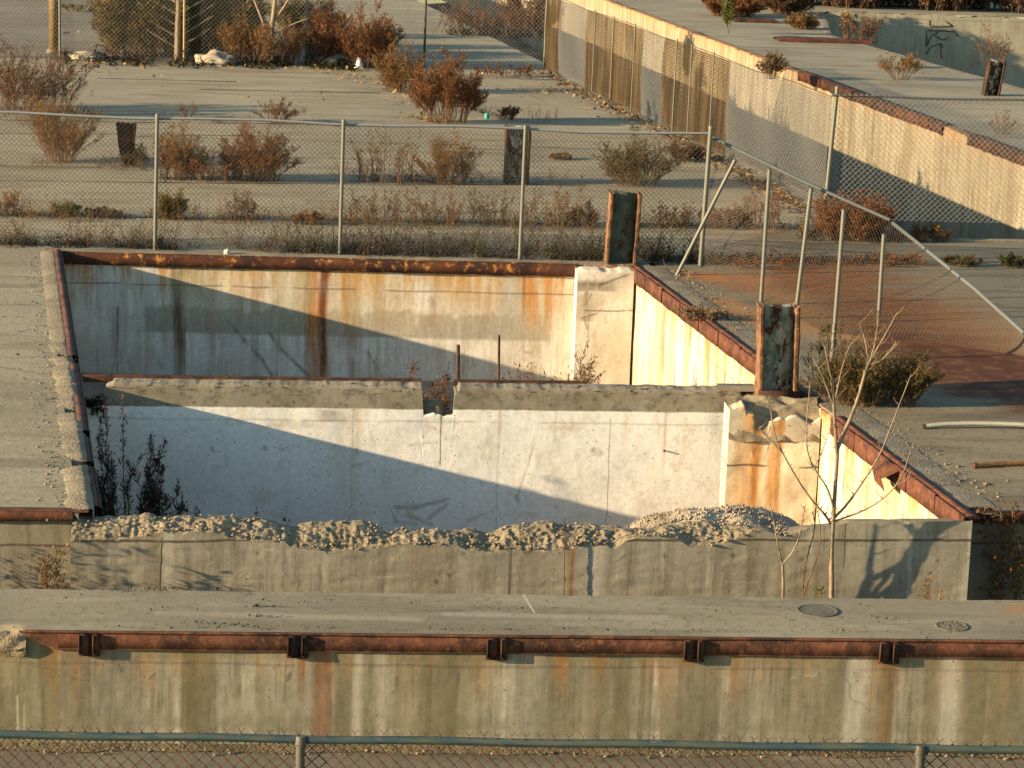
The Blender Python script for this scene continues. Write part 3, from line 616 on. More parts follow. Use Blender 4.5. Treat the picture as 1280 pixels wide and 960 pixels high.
# front wall of the pit, its top broken open
L_f = float(np.linalg.norm(FB-FA)); df = (FB-FA)/L_f
lowv = [(88, 676), (140, 676), (200, 667), (260, 666), (300, 676), (335, 678), (380, 688), (400, 690), (430, 688), (470, 683), (505, 681), (560, 683), (600, 691), (640, 687), (680, 689), (720, 682), (760, 685), (775, 674), (800, 669), (830, 672), (860, 683), (885, 684), (905, 676), (930, 666), (950, 664), (975, 671), (1005, 660), (1040, 657), (1062, 652), (1100, 651), (1118, 655), (1130, 656), (1150, 652), (1216, 651)]
topv = [(88, 643), (140, 645), (300, 646), (335, 655), (360, 657), (395, 653), (405, 648), (430, 654), (445, 652), (470, 660), (520, 663), (600, 663), (640, 656), (680, 652), (700, 653), (740, 657), (800, 660), (840, 655), (870, 652), (905, 655), (950, 657), (975, 662), (1005, 657), (1040, 654), (1062, 649), (1216, 648)]
lu, lv = np.array(lowv).T; tu, tv = np.array(topv).T
S_ = np.arange(0, L_f+.01, .016); U_ = 88+(1216-88)*S_/L_f
ze, zr, rg = [], [], []
for q, u in zip(S_, U_):
    a = np.interp(u, lu, lv); b = np.interp(u, tu, tv); k = np.clip((a-b-3)/12, 0, 1)
    ze.append(VP(u, a, FA, FB)[2]+k*(.03*fbm(q*5, 2.2)+.02*fbm(q*17, 3)))
    zr.append(VP(u, b, FA+DN*.42, FB+DN*.42)[2]+k*.05*fbm(q*3.5, 8.8)); rg.append(k)
sf = lambda u: (u-88)/(1216-88)*L_f
m_front = wall_mat('front wall concrete', (.335, .298, .228), (.265, .232, .17), (.15, .125, .078), .84, whites=.75, hjoint=[(.22, .9)], marks=mk(FA, FB, 0, [(u, v, u+1.5, v+1, .022, (.07, .055, .04), .95) for u, v in ((160, 690), (236, 688), (321, 691), (408, 689), (545, 727), (560, 718), (578, 692), (655, 690), (662, 689), (705, 723), (830, 694), (915, 694), (1000, 698), (1086, 699), (1171, 701))]+[(262, 727, 285, 716, .03, (.5, .45, .36), .8), (285, 726, 300, 712, .02, (.5, .45, .36), .8), (312, 727, 338, 726, .018, (.5, .45, .36), .7), (320, 688, 342, 687, .015, (.52, .47, .38), .7), (900, 727, 985, 729, .015, (.42, .37, .29), .6), (420, 722, 500, 722, .02, (.4, .35, .27), .5), (690, 725, 700, 724, .02, (.5, .44, .36), .7), (1160, 722, 1190, 700, .03, (.4, .35, .28), .5)]), vjoint=[(sf(197), .2, 1.2, 1.0), (sf(628), .25, 1.2, .6), (sf(706), .1, 1.2, .5), (sf(1052), .0, .5, .8)], spots=.8, seed=41, crk=.5,
   streaks=[(sf(190), .12, 2, (.19, .16, .10), .7), (sf(208), .1, 2, (.5, .45, .36), .5), (sf(508), .3, 2, (.24, .17, .12), .5), (sf(705), .06, 2, (.32, .17, .07), .8), (sf(530), .2, 2, (.24, .2, .13), .6), (sf(660), .3, 2, (.24, .2, .14), .6), (sf(735), .12, 2, (.5, .45, .37), .6), (sf(628), .03, 2, (.12, .1, .07), .8)])
t_fr = thing_at('pit_wall', xy((FA+FB)/2, -1.3), 'weathered tan front wall of the pit with a crumbling rubble top', 'wall', 'walls of the open pit')
m = MB(); R_n = 46; P = []; UV = []
for r in range(R_n+1):
    P.append([FA+df*q+UP*(-1.35+(z+1.35)*r/R_n)+DN*.005*fbm(q*2, r*.3) for q, z in zip(S_, ze)]); UV.append([(q, -(-1.35+(z+1.35)*r/R_n)) for q, z in zip(S_, ze)])
ua = np.array(UV); m.grid(P, UV, col=stain_cols('front wall concrete', ua[..., 0], ua[..., 1]))
for i in (0, -1):
    m.grid([[P[r][i], P[r][i]+DN*.42] for r in range(R_n+1)], [[UV[r][i], (UV[r][i][0]+.4, UV[r][i][1])] for r in range(R_n+1)])
m.grid([[FA+df*q+DN*.44+UP*(z-.02) for q, z in zip(S_, zr)], [FA+df*q+DN*.44-UP*2 for q in S_]], [[(q, .3) for q in S_], [(q, 2) for q in S_]])
m.build('wall_body', m_front, t_fr)
m = MB(); K = 36; P = []
for j in range(K+1):
    b = j/K; row = []
    for q, z0_, z1_, g in zip(S_, ze, zr, rg):
        ew = math.sin(math.pi*min(1, b*1.0))**.6
        rough = g*ew*(.036*fbm(q*2.2, b*1.0, 1.1, 5)+.016*abs(fbm(q*7, b*4, 3.1, 4))+.018*(mn.voronoi(Vector((q*15, b*7, 0)))[0][0]-.3)*1.4+.010*fbm(q*30, b*14, 4.4, 3))
        bulge = g*.05*math.sin(math.pi*b)
        y = .43*b**(1.15)
        row.append(FA+df*q+DN*(y-rough*.8)+UP*(z0_+(z1_-z0_)*b**.9+rough+bulge*.4))
    P.append(row)
m.grid(P); m.build('broken_top', M_rubble, t_fr)

# slab ends to either side of the pit's front wall
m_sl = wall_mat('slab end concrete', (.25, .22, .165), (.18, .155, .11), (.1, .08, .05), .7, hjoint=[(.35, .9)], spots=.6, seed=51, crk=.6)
t = thing_at('slab_wall', xy((SL+SLr)/2, -1.3), 'stained wall face under the left slab beside the pit', 'wall')
a, b = SL-CC*14, xy(FA)+DN*.28-CC*.0; a = b-CC*14
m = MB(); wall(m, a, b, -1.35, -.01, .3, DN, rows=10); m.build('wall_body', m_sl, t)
m = MB(); strip(m, a, b-CC*.0, -.085, .012, .05, -DN, .012, seed=4); strip(m, a, b+CC*.16, .004, .016, .14, DN, .01, seed=5); m.build('edge_angle', M_rust, t)
t = thing_at('slab_wall', xy((SRl+SR)/2, -1.3), 'dark wall face under the right slab, overgrown with a red creeper', 'wall')
a = xy(FB)+DN*.40; b = a+CC*14
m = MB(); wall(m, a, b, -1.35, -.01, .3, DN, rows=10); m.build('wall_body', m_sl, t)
m = MB(); strip(m, a, b, -.12, .012, .05, -DN, .012, seed=14); m.build('edge_angle', M_rustdark, t)

# walkway in front with its rusted channel and brackets
m_walk = ground_mat('walkway concrete', (.275, .238, .163), (.165, .14, .092), (), [(G(1100, 755, PZ), G(1330, 768, PZ), .26, (.22, .185, .13), .8), (G(1180, 783, PZ), G(1205, 783, PZ), .24, (.27, .23, .165), .75), (G(1290, 760, PZ), G(1330, 770, PZ), .35, (.30, .17, .07), .8), (G(320, 757, PZ), G(345, 758, PZ), .03, (.10, .06, .045), .9), (G(315, 769, PZ), G(345, 770, PZ), .025, (.10, .06, .045), .9), (G(200, 766, PZ), G(520, 774, PZ), .12, (.36, .31, .23), .5), (G(560, 768, PZ), G(830, 772, PZ), .10, (.34, .30, .23), .6), (G(652, 740, PZ), G(668, 766, PZ), .015, (.55, .5, .4), .9)], 1.3, 0, .22)
Lw = float(np.linalg.norm(P1-P0)); dw = (P1-P0)/Lw; sw = lambda u: (u+60)/1400*Lw
t_w = thing_at('concrete_walkway', xy((P0+P1)/2, RZ), 'long raised concrete walkway with a rusted steel edge, in front of the pit', 'walkway')
S_ = np.linspace(0, Lw, 200)
def wtop(q): return -.012*max(0, fbm(q*3, 9))-(.16*max(0, min(1, (sw(24)-q)/.15)) if q < sw(24) else 0)
m = MB(); rows = []
for j in range(13):
    k = j/12; rows.append([(P0+(P1-P0)*q/Lw)*(1-k)+(Q0+(Q1-Q0)*q/Lw)*k+UP*((wtop(q) if j == 0 else 0)-(.02*max(0, fbm(q*2, 4)) if j == 12 else 0)) for q in S_])
m.grid(rows); m.grid([rows[-1], [r_-UP*1.2 for r_ in rows[-1]]]); m.build('walkway_top', m_walk, t_w)
MUD = (.20, .17, .095)
m_wf = wall_mat('walkway face concrete', (.29, .262, .20), (.225, .2, .148), (.105, .09, .048), 1.0, rusttop=.38, whites=1.0, hjoint=[(.30, .35)], marks=mk(P0, P1, PZ, [(u, v, u2, v2, wd, c_, .9) for (u, v, u2, v2, wd, c_) in ((147, 828, 152, 838, .03, (.06, .05, .035)), (188, 848, 194, 842, .012, (.1, .085, .06)), (408, 848, 412, 844, .03, (.09, .075, .05)), (252, 842, 254, 850, .012, (.1, .085, .06)), (360, 848, 363, 842, .012, (.1, .08, .055)), (495, 845, 497, 852, .02, (.09, .07, .05)), (573, 840, 571, 876, .010, (.07, .06, .04)), (525, 882, 528, 890, .015, (.1, .08, .05)), (905, 868, 909, 870, .02, (.1, .08, .05)), (990, 846, 1018, 844, .012, (.38, .34, .27)), (888, 905, 892, 915, .015, (.1, .085, .055)), (12, 850, 12, 910, .010, (.4, .36, .28)), (22, 870, 22, 915, .010, (.4, .36, .28)), (30, 880, 31, 918, .008, (.4, .36, .28)))]), spots=.8, seed=61, crk=.45,
   streaks=[(sw(56), .17, .6, (0.180, 0.079, 0.022), .8), (sw(62), .10, 1.2, (0.216, 0.137, 0.050), .6), (sw(18), .35, 2, (0.173, 0.151, 0.079), .7), (sw(232), .18, 2, (0.130, 0.108, 0.054), .85), (sw(390), .13, 2, (0.230, 0.094, 0.040), .75), (sw(397), .06, 2, (0.216, 0.072, 0.029), .7), (sw(420), .2, 2, (0.151, 0.130, 0.072), .7), (sw(368), .05, .8, (0.245, 0.101, 0.029), .7), (sw(437), .08, 2, (0.396, 0.360, 0.288), .8), (sw(466), .1, 2, (0.396, 0.360, 0.288), .7), (sw(560), .4, 2, (0.144, 0.122, 0.065), .75), (sw(510), .3, 2, (0.158, 0.133, 0.072), .6),
            (sw(690), .12, .5, (0.274, 0.130, 0.036), .8), (sw(760), .35, 2, (0.144, 0.122, 0.072), .75), (sw(855), .1, .4, (0.259, 0.094, 0.022), .9), (sw(650), .3, 2, (0.360, 0.331, 0.274), .5), (sw(1065), .2, 2, (0.418, 0.382, 0.310), .75), (sw(1108), .12, 2, (0.187, 0.101, 0.036), .85), (sw(1112), .05, 2, (0.086, 0.065, 0.036), .7), (sw(1160), .13, 2, (0.137, 0.115, 0.065), .7), (sw(1185), .18, 2, (0.418, 0.382, 0.310), .7), (sw(1240), .4, 2, (0.180, 0.151, 0.086), .7), (sw(740), .12, .45, (0.259, 0.115, 0.029), .7), (sw(1000), .4, 2, (0.187, 0.158, 0.094), .6)],
   bands=[(.80, .92, 0, 40, (0.173, 0.158, 0.101), .6), (.15, .26, 0, 40, (0.173, 0.144, 0.079), .5)])
m = MB(); wall(m, P0, P1, RZ-.05, PZ-.005, .25, DN, topf=lambda q: PZ-.02+wtop(q), rows=50, amp=.01, chip=.01, step=.02, stain='walkway face concrete'); m.build('walkway_face', m_wf, t_w)
P0f, P1f = xy(P0), xy(P1); ca = P0f+dw*sw(22)
m = MB(); z0, z1 = PZ-.165, PZ-.008
strip(m, ca+dw*.35, P1f, z0, z1, .030, -DN, .006, seed=7)
strip(m, ca, P1f, z1-.006, z1+.012, .042, -DN, .006, step=.3, seed=8); strip(m, ca+dw*.3, P1f, z0-.006, z0+.002, .034, -DN, .008, step=.3, seed=9)
m.add([ca-DN*.03+UP*z1, ca+dw*.36-DN*.03+UP*z1, ca+dw*.36-DN*.03+UP*z0, ca+dw*.16-DN*.03+UP*(z1-.11)], [[0, 1, 2, 3]])
m.build('channel_beam', rust_mat('walkway channel rust', (.135, .052, .029), (.042, .019, .013), (.21, .088, .038), .85, sc_=1.3), t_w)
for u in (108, 364, 611, 858, 1106):
    q = P0f+dw*sw(u)-DN*.07; m = MB()
    for off, wd in ((-.055, .085), (.055, .05)):
        m.box(q+dw*(off-wd/2)+UP*(PZ-.215), dw*wd, DN*.06, UP*.195); m.box(q+dw*(off-wd/2-.006)-DN*.012+UP*(PZ-.20), dw*.014, DN*.03, UP*.18)
    m.box(q-dw*.11+UP*(PZ-.225)+DN*.01, dw*.2, DN*.06, UP*.03)
    m.build('bracket', M_rustdark, t_w)

m = MB(); rows = []
for j in range(16):
    k = j/15; rows.append([P0f+dw*q-DN*(.012+.03*fbm(q*5, k*4, 2.2)+.05*math.sin(math.pi*k))+UP*(PZ-.01-.24*k+.05*fbm(q*4, k*3, 7)) for q in np.linspace(-.3, sw(30), 46)])
m.grid(rows); m.build('broken_corner', M_rubble, t_w)
# the far wall of the second pit and the floor beyond it
tzp = 0.0
m_tw = wall_mat('second pit wall concrete', (.38, .335, .245), (.31, .265, .185), (.17, .125, .07), 1.0, rusttop=.6, whites=.3, seed=71, spots=.6, crk=.4, vjoint=[(k*2.9+.7, .0, 4, .8) for k in range(14)])
t_tw = thing_at('pit_wall', xy((TWA+TWB)/2, -3), 'long sunlit far wall of the second pit, rising behind the side fence', 'wall', 'walls of the second pit')
m = MB(); wall(m, TWA, TWB, -3.2, tzp, .3, TWn, step=.2, rows=14, amp=.02, chip=.10); m.build('wall_body', m_tw, t_tw)
def twp(u, v): return W0+TWd*((VP(u, v, W0, W1)-W0)@TWd)
m = MB()
for (u0, v0, u1, v1, mt) in ((1000, 82, 1027, 92, M_rust), (1028, 93, 1068, 110, M_rustdark), (1069, 110, 1118, 131, M_rustdark), (1119, 131, 1163, 147, M_rust), (1164, 147, 1180, 155, M_rustdark), (1212, 166, 1420, 245, M_rustdark)):
    m = MB(); a, b = twp(u0, v0), twp(u1, v1); strip(m, a, b, -.22, .03, .05, -TWn, .03, seed=u0); strip(m, a, b, .03, .045, .22, TWn, .015, seed=u0); m.build('edge_angle', mt, t_tw)
m_ter = ground_mat('far floor concrete', (.29, .255, .18), (.18, .15, .10), (), [(G(1015, 55), G(1085, 58), .5, (.2, .12, .06), .7), (G(1150, 100), G(1200, 104), .9, (.25, .22, .17), .8), (G(1000, 66), G(1024, 67), .25, (.22, .10, .04), .8), (G(1045, 82), G(1072, 83), .25, (.22, .10, .04), .8)], 1.0, .3)
T1, T2 = xy(G(1040, 44)), xy(G(1285, 112)); T2r = T1+(T2-T1)*1.6
H1 = xy(G(1030, 14)); H2 = H1+np.array([math.cos(R_(3)), math.sin(R_(4)), 0])*9; H2r = H1+(H2-H1)*2
m = MB()
def poly2(pts, z): m.add([[p[0], p[1], z] for p in pts], [list(range(len(pts)))])
tf = TWA+TWn*.28
poly2([TWB+TWn*.28, T2r+np.array([6, -8, 0]), T2r, T1, H1, H1+DD*250, tf+DD*250, tf][::-1], -.005)
poly2([H1, H2r, H2r+DD*250, H1+DD*250], -.005)
o = m.build('concrete_ground', m_ter); prop(o, 'concrete floor strewn with rusty scraps beyond the second pit', 'ground', kind='structure')
m = MB(); m.quad(xy(T1, -3.3)-DD*3, xy(T2r, -3.3)-DD*6, xy(H2r, -3.3)+DD*1, xy(H1, -3.3)+DD*1)
o = m.build('pit_floor', mgd); prop(o, 'floor of the third pit at the upper right', 'floor', kind='structure')
t = empty('pit_wall', xy(T1, -3.3), 'near rim of the third pit with a low broken kerb', 'wall', 'walls of the third pit')
m = MB(); wall(m, T1, T2r, -3.3, .0, .4, -np.array([-(T2-T1)[1], (T2-T1)[0], 0])/np.linalg.norm(T2-T1), rows=6, step=.3, chip=.08); wall(m, H1, T1, -3.3, 0, .3, -CN, rows=6, step=.3); m.build('wall_body', M_curb, t)
m_far = wall_mat('third pit wall concrete', (.38, .345, .26), (.31, .275, .2), (.2, .17, .115), .6, whites=.2, seed=81, spots=.4, crk=.3, hjoint=[(.2, .4)])
t_bw = thing_at('pit_wall', xy((H1+H2)/2, -3), 'grey far wall of the third pit with black scrawls on it', 'wall', 'walls of the third pit')
m = MB(); Lh = wall(m, H1, H2r, -3.3, tzp, .4, DD, step=.25, rows=8, amp=.03, chip=.22); m.build('wall_body', m_far, t_bw)
m = MB()
def scrawl(pts, wd=.04):
    q = [VP(u, v, H1, H2)-DD*.03 for u, v in pts]
    for a, b in zip(q[:-1], q[1:]):
        d = (b-a)/np.linalg.norm(b-a); n_ = np.cross(d, DD); m.box(a-n_*wd/2, (b-a), n_*wd, DD*.012)
scrawl([(1161, 25), (1162, 33), (1191, 33), (1180, 26)]); scrawl([(1160, 38), (1192, 39), (1198, 45)]); scrawl([(1158, 38), (1158, 58), (1163, 46), (1172, 40)]); scrawl([(1157, 68), (1164, 58), (1177, 54), (1178, 60)]); scrawl([(1175, 54), (1177, 73)]); scrawl([(1168, 44), (1178, 50), (1186, 47)])
m.build('scrawl', T('black paint').done((.10, .09, .07)), t_bw)
# ------------------------------------------------------------------ chain link fences
def chainlink(mb, fn, Lu, Hv, a=.036, r=.0021, sag=0.0, seed=0):
    # fn(u, v) gives the point at u metres along and v metres up; each wire zigzags between two columns
    nu, nv = int(Lu/a), int(Hv/a)
    k = np.arange(nu)[:, None]; j = np.arange(nv+1)[None, :]
    right = (j+k) % 2
    U_ = (k+right)*a+0.0*j; V_ = j*a+0.0*k
    P = fn(np.minimum(U_, Lu), V_)
    P = P+((right-.5)*2*r*.9)[..., None]*0
    A = P[:, :-1].reshape(-1, 3); B = P[:, 1:].reshape(-1, 3)
    mb.segs(A, B, r, r, 3)
def flatfn(O_, ud, wob=0.0, nrm=None):
    O_ = np.array(O_); 
    def fn(U, V):
        P = O_+U[..., None]*ud+V[..., None]*UP
        if wob: P = P+(wob*(np.sin(U*2.1+V)*.5+np.sin(U*.7+2)*.6)*np.sin(np.minimum(V, 2.1)/2.1*math.pi))[..., None]*nrm
        return P
    return fn
def post(t, p, h, r=.03, lean=(0, 0), mat=None, name='post', capd=True):
    m = MB(); top = np.array(p)+UP*h+np.array([lean[0], lean[1], 0]); m.tube([np.array(p)-UP*.05, np.array(p)*.5+top*.5, top], r, 10)
    if capd: m.tube([top-UP*.02, top+UP*.015, top+UP*.03], [r*1.18, r*1.1, r*.5], 10)
    return m.build(name, mat or M_galv, t, smooth=True)
FH = 2.16
# mid fence, standing along the back curb of the pit
f0 = xy(G(-60, 304)); f1 = xy(G(876, 331)); Lm = float(np.linalg.norm(f1-f0)); fd = (f1-f0)/Lm; fn_ = np.array([-fd[1], fd[0], 0])
t = thing_at('chain_link_fence', (f0+f1)/2, 'grey chain link fence with a straight top rail along the back edge of the pit', 'fence', 'chain link fences')
mf = lambda u: f0+fd*((VP(u, 312, f0, f1)-f0)@fd)
m = MB(); chainlink(m, flatfn(f0+UP*.03, fd, .045, fn_), Lm, FH-.04, a=.041, r=.0034); m.build('mesh', M_wire, t)
m = MB(); rp = [f0+fd*k*Lm/12+UP*(FH+.022*math.sin(k*1.7)) for k in range(13)]; m.tube(rp, .024, 8); m.build('top_rail', metal_mat('dull rail', (.24, .25, .25), .55, .3, .3), t, smooth=True)
for u, ln in ((194, .03), (425, .02), (650, .02), (876, .06)):
    p = mf(u)-fn_*.05; post(t, p, FH+(.13 if u == 876 else .05), .032 if u != 876 else .04, (ln, 0))
# long side fence along the second pit, seen at a grazing angle
sb = xy(G(680, 86)); se = FW0+FWd*((xy(G(1053, 258))-FW0)@FWd); Ls = float(np.linalg.norm(se-sb))
sd = (se-sb)/Ls
t = thing_at('chain_link_fence', (sb+se)/2, 'long chain link fence of rusty and silver lengths along the second pit', 'fence', 'chain link fences')
sfx = lambda u: float((VP(u, 100, sb, se)-sb)@sd)
cuts = [680, 698, 731, 803, 829, 912, 1055, 1066]
nrm_s = np.array([sd[1], -sd[0], 0])
tt = T('brown rusted mesh'); x, y, z = tt.pos(); kf = x*float(FWd[0])+y*float(FWd[1]); pv = tt.vec(kf*1.0, z*.07, 0.0)
cc = tt.mix(tt.noise(pv, 1.6, 4, .7).map(.38, .62), (.055, .032, .012), (.13, .085, .04)); cc = tt.mix(tt.noise(pv, 4.5, 3, .7).map(.54, .66), cc, (.15, .125, .085)); cc = tt.mix(tt.noise(tt.vec(kf+9, z*.2, 0.0), 1.1, 3, .6).map(.55, .66)*.8, cc, (.05, .022, .012))
M_wr2 = tt.done(cc, .85); M_wb2 = metal_mat('silver mesh', (.22, .215, .2), .5, .35, .3, (.3, .25, .2))
for i in range(7):
    u0 = max(0, sfx(cuts[i])); u1 = min(Ls, sfx(cuts[i+1])) if i < 6 else Ls
    if u1-u0 < .3: continue
    m = MB(); chainlink(m, flatfn(sb+sd*u0+UP*.03, sd, .05, nrm_s), u1-u0, 2.08, a=.05, r=.0082 if i % 2 == 0 else .0064); m.build('mesh', M_wr2 if i % 2 == 0 else M_wb2, t)
for u in (681, 742, 765, 792, 845, 864, 892):
    post(t, sb+sd*max(0, sfx(u))+nrm_s*.04, 2.14, .015 if u != 681 else .03, (.02, 0))
pe = se; post(t, pe, 2.28, .042, (.10, 0.03))
m = MB(); m.tube([sb+UP*2.1+sd*Ls*k/10+UP*.03*math.sin(k*2.2) for k in range(11)], .010, 6); m.build('tension_wire', M_wr2, t)
# fence at the end of the second pit
r0 = se; r1 = xy(G(1420, 262)); r1 = r0+CC*9
t = thing_at('chain_link_fence', (r0+r1)/2, 'chain link fence with twisted top rail, before the second pit at right', 'fence', 'chain link fences')
Lr_ = 9.0; rn = DN
m = MB(); chainlink(m, flatfn(r0+UP*-.25, CC, .03, DN), Lr_, 2.36, a=.056, r=.0042); m.build('mesh', M_wirebright, t)
m = MB(); m.tube([r0+CC*k*.9+UP*(2.13+.012*math.sin(k*2)) for k in range(11)], .022, 8)
q = [r0+CC*.02*i+UP*(2.13+.012*math.sin(i*.044)+.03*math.sin(i*1.15))+DN*.03*math.cos(i*1.15) for i in range(450)]; m.tube(q, .008, 4)
m.build('top_rail', metal_mat('dark rail', (.17, .17, .16), .6, .3, .4), t, smooth=True)
# far fence
a0 = xy(G(-80, 70)); a1 = xy(G(681, 86)); Lf_ = float(np.linalg.norm(a1-a0)); ad = (a1-a0)/Lf_; an = np.array([-ad[1], ad[0], 0])
t = thing_at('chain_link_fence', (a0+a1)/2, 'far chain link fence across the back of the slab, before the bushes', 'fence', 'chain link fences')
m = MB(); chainlink(m, flatfn(a0+UP*.03, ad, .03, an), Lf_, 2.3, a=.062, r=.0030); m.build('mesh', M_wirebright, t)
for u, mt in ((75, M_galv), (230, metal_mat('brown post', (.36, .24, .10), .7, .1)), (382, M_galv), (530, M_wire)):
    p = a0+ad*((VP(u, 80, a0, a1)-a0)@ad); post(t, p-an*.05, 2.4, .035, (0, 0), mt)
m = MB(); m.tube([a0+UP*2.35, a1+UP*2.35], .022, 8); m.build('top_rail', M_galv, t)
# near fence at the bottom of the picture
nd = 16.0
n0 = DP(-80, 917, nd); n1 = DP(1360, 938.5, nd); n1 = n0+(n1-n0); Ln = float(np.linalg.norm(n1[:2]-n0[:2])); dn = (n1-n0)/np.linalg.norm(n1-n0)
nx = np.array([-dn[1], dn[0], 0]); nzb = RZ; 
t = thing_at('chain_link_fence', xy((n0+n1)/2, nzb), 'nearest chain link fence with a peeling blue green top rail and rusty mesh', 'fence', 'chain link fences')
def nearfn(U, V): return n0+U[..., None]*dn-UP*(2.2)+V[..., None]*UP+(.012*np.sin(U*1.3))[..., None]*nx
m = MB(); aa = .0455; chainlink(m, nearfn, Ln, 2.2+.045, a=aa, r=.0042)
k = np.arange(int(Ln/(2*aa)))
for s_ in (-1, 1):
    A = n0+(k*2*aa+aa)[:, None]*dn+UP*(.045)-nx*.02; m.segs(A, A+dn*(.022*s_+.004)+UP*(.028+.008*np.sin(k*2.7))[:, None], .0028)
m.build('mesh', M_wirerust, t)
tt = T('peeling blue green paint'); x, y, z = tt.pos(); pv = tt.vec(x*1.0+z*2.5, y, z*6.0)
cc = tt.mix(tt.noise(pv, 3.2, 5, .7).map(.44, .56), (.055, .068, .054), (.026, .050, .060)); cc = tt.mix(tt.noise(pv, 6, 5, .75).map(.58, .66), cc, (.10, .10, .078)); cc = tt.mix(tt.noise(pv, 15, 4, .7).map(.62, .7), cc, (.05, .04, .03))
M_blue = tt.done(cc, .6)
m = MB(); m.tube([n0+dn*Ln*k/30+UP*(.004*math.sin(k*1.1)) for k in range(31)], .0275, 14); m.build('top_rail', M_blue, t, smooth=True)
for u in (377, 1151):
    p = n0+dn*((u+80)/1440*Ln); m = MB(); m.tube([xy(p, nzb)-nx*.03, p-UP*.03-nx*.03], .030, 14)
    m.tube([p-UP*.05-nx*.01, p-UP*.0-nx*.01, p+UP*.025-nx*.01], [.037, .037, .03], 14); m.build('post', metal_mat('mottled post', (.095, .09, .075), .6, .3, .8, (.17, .15, .12)) if u == 377 else metal_mat('near post', (.085, .082, .068), .6, .25, .6, (.08, .065, .05)), t, smooth=True)

# ------------------------------------------------------------------ broken fence right of the pit
c0 = mf(876)+UP*0
q1 = G(890, 170, 2.08); 
A1 = DP(889, 171, 43.3); A2 = DP(1112, 275, 42.2); A3 = G(1340, 470, .06); A2b = DP(1116, 279, 42.15)
Bq = [G(880, 333, .02), G(952, 380, .02), G(1030, 415, .02), G(1140, 424, .02), G(1300, 448, .02)]
t = thing_at('broken_fence', xy(G(1040, 380)), 'collapsed length of chain link draped from its slanting rail over the stained slab', 'fence')
for nm, pts in (('fallen_rail', [A1, (A1+A2)/2-UP*.03, A2]), ('fallen_rail', [A2b, (A2b+A3)/2+UP*.06, A3])):
    m = MB(); m.tube(pts, .030, 10); m.build(nm, metal_mat('fallen rail', (.15, .165, .155), .5, .35, .3), t, smooth=True)
top = [A1, A1*.5+A2*.5-UP*.03, A2, A2b*.62+A3*.38+UP*.04, A2b*.2+A3*.8+UP*.02]
def drape(U, V):
    s_ = np.clip(U, 0, .999)*4; i = s_.astype(int); f_ = (s_-i)[..., None]
    tp = np.array(top); bq = np.array(Bq); a = tp[i]*(1-f_)+tp[i+1]*f_; b = bq[i]*(1-f_)+bq[i+1]*f_
    P = a*(1-V[..., None])+b*V[..., None]; sagz = -.35*np.sin(math.pi*V)*np.sin(math.pi*np.clip(U, 0, 1))*(a[..., 2]-b[..., 2])*.5
    P[..., 2] = np.maximum(.02, P[..., 2]+sagz); return P
m = MB(); nu, nv = 190, 74
kk = np.arange(nu)[:, None]; jj = np.arange(nv+1)[None, :]; rt = (jj+kk) % 2
P = drape((kk+rt)/nu+0.0*jj, jj/nv+0.0*kk); m.segs(P[:, :-1].reshape(-1, 3), P[:, 1:].reshape(-1, 3), .0024)
m.build('mesh', metal_mat('fallen mesh', (.13, .095, .065), .6, .25, .7, (.16, .08, .04)), t)
def pole(u0, v0, u1, v1, lab, name='fence_pole', z=0.0, r=.032):
    b = G(u1, v1, z); p = DP(u0, v0, b[1]+.0); t_ = empty(name, b, lab, 'pole', 'loose fence poles'); m = MB(); d = (p-b); m.tube([b-d*.02, b+d*.5, p], r, 10); m.build('pipe', M_galv, t_, smooth=True)
    m = MB(); n_ = d/np.linalg.norm(d); m.tube([p-n_*.01, p+n_*.012], [r*.99, r*.75], 10); m.build('pipe_end', M_wirerust, t_)
pole(919, 200, 846, 344, 'leaning fence brace pole slanting from the slab toward the mid fence corner')
pole(962, 212, 951, 381, 'upright bare fence pole just behind the nearer steel post')
pole(1014, 236, 994, 398, 'bare fence pole rising right beside the nearer steel post')
pole(1055, 262, 1040, 452, 'bare fence pole standing in the olive bush on the right slab')
pole(1105, 293, 1098, 402, 'short bare fence pole, rightmost of those standing by the fallen mesh')

